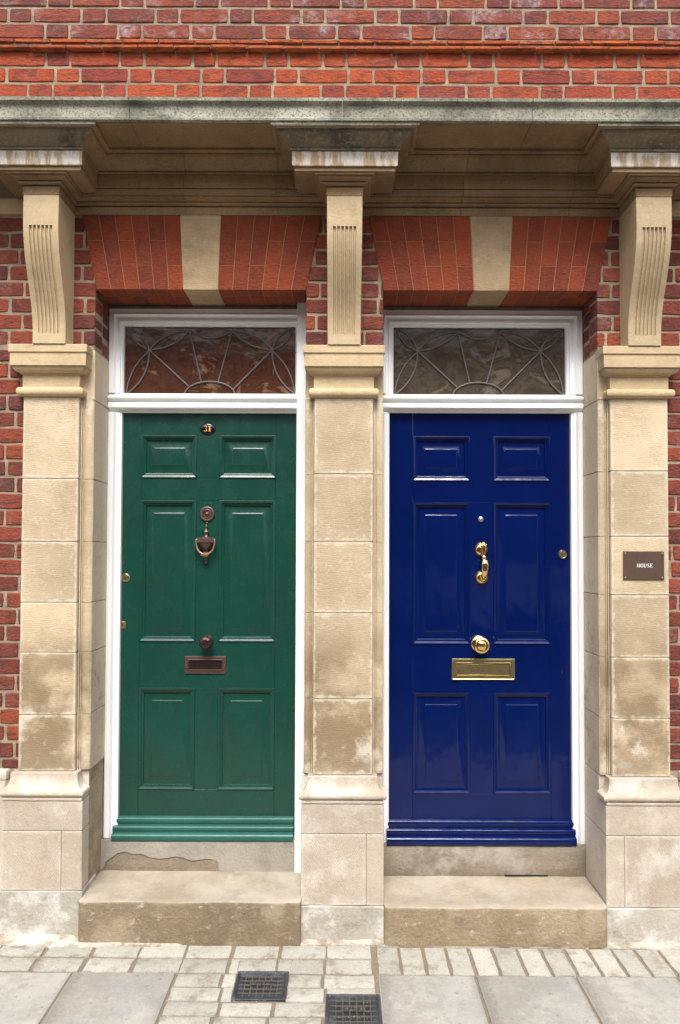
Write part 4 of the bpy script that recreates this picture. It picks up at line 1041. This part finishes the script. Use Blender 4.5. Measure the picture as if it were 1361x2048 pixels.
# flaking cement render skin on the left threshold: a sheet with the lost patch cut out of its lower edge
edge = [(197, 1745), (206, 1738), (212, 1724), (222, 1716), (236, 1706), (252, 1704), (268, 1709), (284, 1708), (300, 1715), (318, 1718), (336, 1716), (352, 1713), (368, 1716), (384, 1722), (398, 1720), (412, 1718), (426, 1719), (436, 1724), (441, 1731), (437, 1740), (448, 1746)]
m = MB(); low = [W(a, b, F-.014) for a, b in edge]; low = low+[(OL1, low[-1][1]-.002)]
zt_r = zth1-.001
A = []
for k, (x, z) in enumerate(low):
    A.append([m.v((x, F-.0128, z)), m.v((x, F-.0128+.0006*math.sin(k*2.), zt_r)), m.v((x, F-.006, zt_r)), m.v((x, F-.006, z))])
for a, b in zip(A, A[1:]):
    for k in range(4): m.face((a[k], a[(k+1) % 4], b[(k+1) % 4], b[k]))
m.face(A[0]); m.face(A[-1][::-1])
m.build('cement_skin', M['render'], t1, smooth=30)

# ------------------------------------------------------------------ pavement
pav = setting('pavement')
def sheet(x0, x1, y0, y1, z, name, mat, parent=None, kind=None, n=1):
    m = MB(); vs = [m.v((x, y, gz(x)+z)) for x, y in ((x0, y0), (x1, y0), (x1, y1), (x0, y1))]; m.face(vs)
    lo = [m.v((v.co.x, v.co.y, v.co.z-.1)) for v in vs]
    for k in range(4): m.face((vs[k], lo[k], lo[(k+1) % 4], vs[(k+1) % 4]))
    return m.build(name, mat, parent, kind=kind, smooth=0)
sheet(-8, 8, .95, B+.05, -.006, 'joint_bed', M['joint'], pav)
ZP = 0.0
def stone(name, pts, mat, h=.02, amp=.0012, bev=.003):
    # pts ground polygon (x,y) counter-clockwise
    m = MB(); n = len(pts); P = [Vector(p) for p in pts]; c = sum(P, Vector((0, 0)))/n; fine = []
    for i in range(n):
        a, b = P[i], P[(i+1) % n]; L = (b-a).length; k = max(1, int(L/.03))
        for j in range(k): fine.append(a+(b-a)*j/k)
    dz = random.uniform(-.0012, .0012)
    def ringz(ins, z):
        out = []
        for p in fine:
            d = (c-p); q = p+d.normalized()*ins
            nn = mnoise.noise_vector(Vector((p.x*45, p.y*45, z)))*amp
            out.append(m.v((q.x+nn.x, q.y+nn.y, gz(q.x)+z+dz)))
        return out
    r = [ringz(0, -h), ringz(0, -bev), ringz(bev*.4, -bev*.3), ringz(bev*1.6, 0)]
    k = len(fine)
    for a, b in zip(r, r[1:]):
        for i in range(k): m.face((a[i], a[(i+1) % k], b[(i+1) % k], b[i]))
    m.face(r[-1])
    return m.build(name, M[mat], pav, smooth=40)
def rect(a, b, c, d, s=0):   # with a small skew so joints are never ruler straight
    j = lambda: random.uniform(-.0015, .0015)
    return [(a+j(), c+j()), (b+j(), c+j()), (b+j(), d+j()), (a+j(), d+j())]
yJ = G(690, 1948)[1]                 # line between pavers and flags
yR = [G(690, 1948)[1], G(690, 1918)[1], G(690, 1891)[1]]
jw = .0066
xs1 = [G(v, 1932)[0] for v in (-128, -30, 65, 163, 260, 357, 458, 555, 650, 750)]
c1 = xs1[6]; pitch = (xs1[9]-xs1[0])/9
cols_ = [xs1[9]-pitch*k for k in range(0, 22)][::-1]
CV1 = (G(470, 1972)[0], G(575, 1972)[0], G(520, 2000)[1], G(520, 1943)[1])
CV2 = (G(652, 2015)[0], G(762, 2015)[0], G(700, 1989)[1]-.205, G(700, 1989)[1])
def clip(a, b, c, d):
    outs = [(a, b, c, d)]
    for (ca, cb, cc, cd) in (CV1, CV2):
        new = []
        for (p, q, r_, s_) in outs:
            if q <= ca or p >= cb or s_ <= cc or r_ >= cd: new.append((p, q, r_, s_)); continue
            e = .004
            if p < ca-e-.01: new.append((p, ca-e, r_, s_))
            if q > cb+e+.01: new.append((cb+e, q, r_, s_))
            l, rr = max(p, ca-e), min(q, cb+e)
            if s_ > cd+e+.008: new.append((l, rr, cd+e, s_))
            if r_ < cc-e-.008: new.append((l, rr, r_, cc-e))
        outs = new
    return outs
# two paver rows along the step, left and centre
for ri in range(2):
    c_, d_ = yR[ri]+jw, yR[ri+1]-jw
    for a, b in zip(cols_, cols_[1:]):
        if a < -2.6: continue
        dd = min(d_, 3.215)
        if ri == 1 and random.random() < .0: continue
        sh = random.uniform(-.006, .006)
        for q in clip(a+jw+sh, b-jw+sh, c_, dd): stone('paver', rect(*q), 'paver', amp=.0034)
# third thin strip against the wall
ys3 = yR[2]+.004
for a, b in zip(cols_, cols_[1:]):
    if a < -2.6: continue
    stone('paver', rect(a+jw, b-jw, ys3, 3.215), 'paver', amp=.0034)
# central block of pavers in front
rows3 = [G(600, v)[1] for v in (1948, 1975, 2004, 2034)]
rp = rows3[2]-rows3[3]
while rows3[-1] > 1.15: rows3.append(rows3[-1]-rp)
xl_c, xr_c = G(348, 1960)[0], G(753, 1960)[0]
n_c = 4; wc = (xr_c-xl_c)/n_c
for k, (ya, yb) in enumerate(zip(rows3, rows3[1:])):
    off = (-.012, .0, .008, -.006)[k % 4]
    for c in range(n_c):
        a = xl_c+wc*c+(off if c else 0); b = xl_c+wc*(c+1)+(off if c < n_c-1 else 0)
        for q in clip(a+jw, b-jw, yb+jw*.8, ya-jw*.8): stone('paver', rect(*q), 'paver', amp=.0036)
ySo = G(950, 1896)[1]
# soldier pavers on the right
sx = [G(v, 1921)[0] for v in (753, 801, 850, 897, 945, 992, 1043, 1092, 1141, 1188, 1237, 1284, 1333)]
while sx[-1] < 2.6: sx.append(sx[-1]+.103)
for a, b in zip(sx, sx[1:]): stone('paver', rect(a+jw*1.1, b-jw*1.1, yJ+jw, ySo), 'paver', amp=.0036)
stone('paver', rect(sx[0]+.01, 2.6, ySo+.008, 3.215), 'paver', amp=.003)
# flagstones
fx = [G(v, 1952)[0] for v in (-70, 141)]+[xl_c]
fw = fx[1]-fx[0]
fl = [(fx[0], fx[1]), (fx[1], xl_c)]
x = fx[0]
while x > -2.8: fl.append((x-.43, x)); x -= .43
rx = [G(v, 1952)[0] for v in (755, 951, 1151, 1351)]
fl += list(zip(rx, rx[1:])); x = rx[-1]
while x < 2.8: fl.append((x, x+.42)); x += .42
for (a, b) in fl:
    y = yJ
    while y > 1.2:
        stone('paving_slab', rect(a+jw*.8, b-jw*.8, y-.45+jw*.6, y-jw*.6), 'slab', amp=.001); y -= .45
# white cement swept up against the walls
def fillet(x0, x1, yb, w, hgt, seed, h0=.3):
    m = MB(); n = int((x1-x0)/.012); rows_ = []
    for i in range(n+1):
        x = x0+(x1-x0)*i/n; q = mnoise.noise(Vector((x*7, seed, 0)))+.5*mnoise.noise(Vector((x*28, seed, 3)))
        ww = max(.006, w*(.75+.75*q)); hh = hgt*(.7+.5*mnoise.noise(Vector((x*11, seed, 7))))
        e = min(1, min(i, n-i)/4+h0)
        rows_.append([m.v((x, yb+.01, gz(x)+hh*e+.002)), m.v((x, yb, gz(x)+hh*e)), m.v((x, yb-ww*.5*e, gz(x)+hh*.45*e+.001)), m.v((x, yb-ww*.95*e, gz(x)+.004)), m.v((x, yb-ww*e, gz(x)-.004))])
    for a, b in zip(rows_, rows_[1:]):
        for k in range(4): m.face((a[k], a[k+1], b[k+1], b[k]))
    m.build('cement_fillet', M['white_cement'], pav, smooth=60)
fillet(-2.4, G(158, 1880)[0], 3.172, .07, .03, 1)
fillet(G(150, 1880)[0], G(365, 1888)[0], 3.137, .030, .008, 5)
fillet(G(604, 1880)[0], G(772, 1880)[0], 3.171, .045, .012, 2)
fillet(G(1212, 1890)[0], 2.4, 3.171, .045, .010, 3)
# loose grit lying in the joints
m = MB()
def grain(x, y, r):
    z = gz(x)+random.uniform(-.003, .0015); vs = [m.v((x+random.uniform(-r, r), y+random.uniform(-r, r), z+random.uniform(0, r))) for _ in range(4)]
    for a, b, c in ((0, 1, 2), (0, 2, 3), (0, 1, 3), (1, 2, 3)): m.face((vs[a], vs[b], vs[c]))
for _ in range(2600):
    t_ = random.random()
    if t_ < .3: a = random.choice(cols_+sx); grain(a+random.gauss(0, .004), random.uniform(yJ, 3.2), random.uniform(.001, .0032))
    elif t_ < .5: grain(random.uniform(-1.7, 1.7), random.choice(yR)+random.gauss(0, .004), random.uniform(.001, .003))
    elif t_ < .8: grain(random.uniform(xl_c, xr_c), random.choice(rows3[:6])+random.gauss(0, .006), random.uniform(.001, .003))
    elif t_ < .93: grain(random.uniform(xl_c-.02, xr_c+.02), random.uniform(2.4, yJ), random.uniform(.001, .0026))
    else: grain(random.choice([f[0] for f in fl])+random.gauss(0, .004), random.uniform(2.3, yJ), random.uniform(.001, .003))
g_ = m.build('loose_grit', M['grit'], pav, kind='stuff', smooth=0)

# ------------------------------------------------------------------ water covers
def water_cover(box, label, flip):
    a, b, c, d = box; cx, cy = (a+b)/2, (c+d)/2; z = gz(cx)+.002
    t = thing('water_cover', label, 'utility cover', (cx, cy, z), 'black water meter covers in the pavers')
    e = .011
    m = MB(); m.box(a, b, c, c+e, z-.02, z, bev=.001); m.box(a, b, d-e, d, z-.02, z, bev=.001); m.box(a, a+e, c+e, d-e, z-.02, z, bev=.001); m.box(b-e, b, c+e, d-e, z-.02, z, bev=.001)
    m.build('rim', M['cover'], t, smooth=30)
    MB().box(a+e+.0008, b-e-.0008, c+e+.0008, d-e-.0008, z-.02, z-.004).build('lid', M['cover_dark'], t, smooth=0)
    l0, l1, k0, k1 = a+e+.001, b-e-.001, c+e+.001, d-e-.001
    # flat raised border of the lid with rounded inside
    m = MB(); oc = []; n = 40
    hw, hd = (l1-l0)/2, (k1-k0)/2; ccx, ccy = (l0+l1)/2, (k0+k1)/2
    O, I = [], []
    for k in range(n):
        an = 2*math.pi*k/n; ca, sa = math.cos(an), math.sin(an)
        s_ = 1/max(abs(ca), abs(sa)); O.append((ccx+hw*ca*s_, ccy+hd*sa*s_))
        pw = .38; I.append((ccx+hw*.80*math.copysign(abs(ca)**pw, ca), ccy+hd*.76*math.copysign(abs(sa)**pw, sa)))
    zt_ = z-.0008
    o1 = [m.v((x, y, zt_)) for x, y in O]; i1 = [m.v((x, y, zt_)) for x, y in I]; i0 = [m.v((x, y, zt_-.006)) for x, y in I]
    for k in range(n):
        k2 = (k+1) % n; m.face((o1[k], o1[k2], i1[k2], i1[k])); m.face((i1[k], i1[k2], i0[k2], i0[k]))
    m.build('lid_border', M['cover'], t, smooth=0)
    for k in range(1, 7):
        x = l0+(l1-l0)*k/7; MB().box(x-.0016, x+.0016, k0+.004, k1-.004, z-.006, z+.0004).build('rib', M['cover_rib'], t, smooth=0)
    for k in range(1, 6):
        y = k0+(k1-k0)*k/6; MB().box(l0+.004, l1-.004, y-.0016, y+.0016, z-.006, z+.0007).build('rib', M['cover_rib'], t, smooth=0)
    MB().box(ccx-.042, ccx+.042, ccy-.004, ccy+.020, z-.004, z+.0004).build('name_bar', M['cover_dark'], t, smooth=0)
    text('Water', 0, 0, .026, 0, .001, 'raised_letter', M['cover_rib'], t, w=.16, th=.1, gap=.1, sx=1.0, flat=(ccx, ccy+.008, z+.0004), flip=flip)
water_cover(CV1, 'small black gridded water cover set in pavers nearer the green step', 1)
water_cover(CV2, 'small black gridded water cover at the bottom edge beside the flagstone', -1)

# ------------------------------------------------------------------ street behind the camera (seen in gloss paint and brass)
M['asphalt'] = stone_mat('asphalt', (.05, .05, .05), (.07, .07, .068), grain=0, bump=.01, tint=.01)
m = MB(); m.box(-120, 120, -120, 120, -.60, -.30); m.build('ground', M['asphalt'], None, 'structure', smooth=0)
m = MB(); m.box(-40, 40, -3.9, .80, -.29, -.13); m.build('road', M['asphalt'], None, 'structure', smooth=0)
m = MB(); m.box(-40, 40, .80, .945, -.28, -.01, bev=.01); m.build('kerb', M['slab'], None, 'structure')
m = MB(); m.box(-40, 40, -6.0, -3.9, -.28, -.01, bev=.01); m.build('far_pavement', M['slab'], None, 'structure')
def oppo_brick():
    m = Mat('far_brick'); b = m.n('ShaderNodeTexBrick'); mp = m.n('ShaderNodeMapping'); mp.inputs['Rotation'].default_value = (R(90), 0, 0)
    m.l(m.pos, mp.inputs[0]); m.l(mp.outputs[0], b.inputs[0]); b.inputs['Scale'].default_value = 1
    b.inputs['Brick Width'].default_value = .225; b.inputs['Row Height'].default_value = .075; b.inputs['Mortar Size'].default_value = .006
    b.inputs['Color1'].default_value = (.22, .07, .045, 1); b.inputs['Color2'].default_value = (.16, .05, .04, 1); b.inputs['Mortar'].default_value = (.3, .25, .2, 1)
    return m.done(b.outputs[0], .9)
M['oppo'] = oppo_brick()
M['far_glass'] = plain('far_window_glass', (.03, .035, .04), .08)
M['roof'] = plain('slate', (.07, .075, .085), .6)
for hx in (-9.2, -3.05, 3.1, 9.25):
    lab = {-9.2: 'red brick terraced house opposite, furthest to the left', -3.05: 'red brick terraced house opposite the green door', 3.1: 'red brick terraced house opposite the blue door', 9.25: 'red brick terraced house opposite, furthest to the right'}[hx]
    h = thing('terraced_house', lab, 'house', (hx, -6.0, 0), 'terraced houses across the street')
    MB().box(hx-3.05, hx+3.05, -12, -6.0, -.1, 5.6).build('wall', M['oppo'], h, smooth=0)
    MB().extr_x([(-5.8, 5.6), (-9, 7.4), (-12.2, 5.6)], hx-3.06, hx+3.06).build('roof', M['roof'], h, smooth=0)
    MB().box(hx-3.04, hx+3.04, -5.97, -5.9, 1.02, 1.34).build('added_reflector_band', M['white_cement'], h, smooth=0)  # pale band made up to give the blue door a bright reflection
    if hx == 3.1: MB().box(1.75, 4.15, -5.9, -5.7, .55, 1.36).build('added_reflector_panel', M['white'], h, smooth=0)  # white reflector added for the bright patch mirrored in the blue door
    for wx in (-1.9, 0.1):
        for z0, z1 in ((1.35, 2.5), (3.5, 4.9)):
            w_ = MB().box(hx+wx-.5, hx+wx+.5, -6.0, -5.94, z0, z1).build('window', M['white'], h, smooth=0)
            MB().box(hx+wx-.44, hx+wx+.44, -5.95, -5.93, z0+.06, (z0+z1)/2-.02).build('pane', M['far_glass'], w_, smooth=0)
            MB().box(hx+wx-.44, hx+wx+.44, -5.95, -5.93, (z0+z1)/2+.02, z1-.06).build('pane', M['far_glass'], w_, smooth=0)
    MB().box(hx+1.5, hx+2.4, -5.97, -5.88, 0, 2.1).build('door', M['green'], h, smooth=0)
print('bricks', NB)
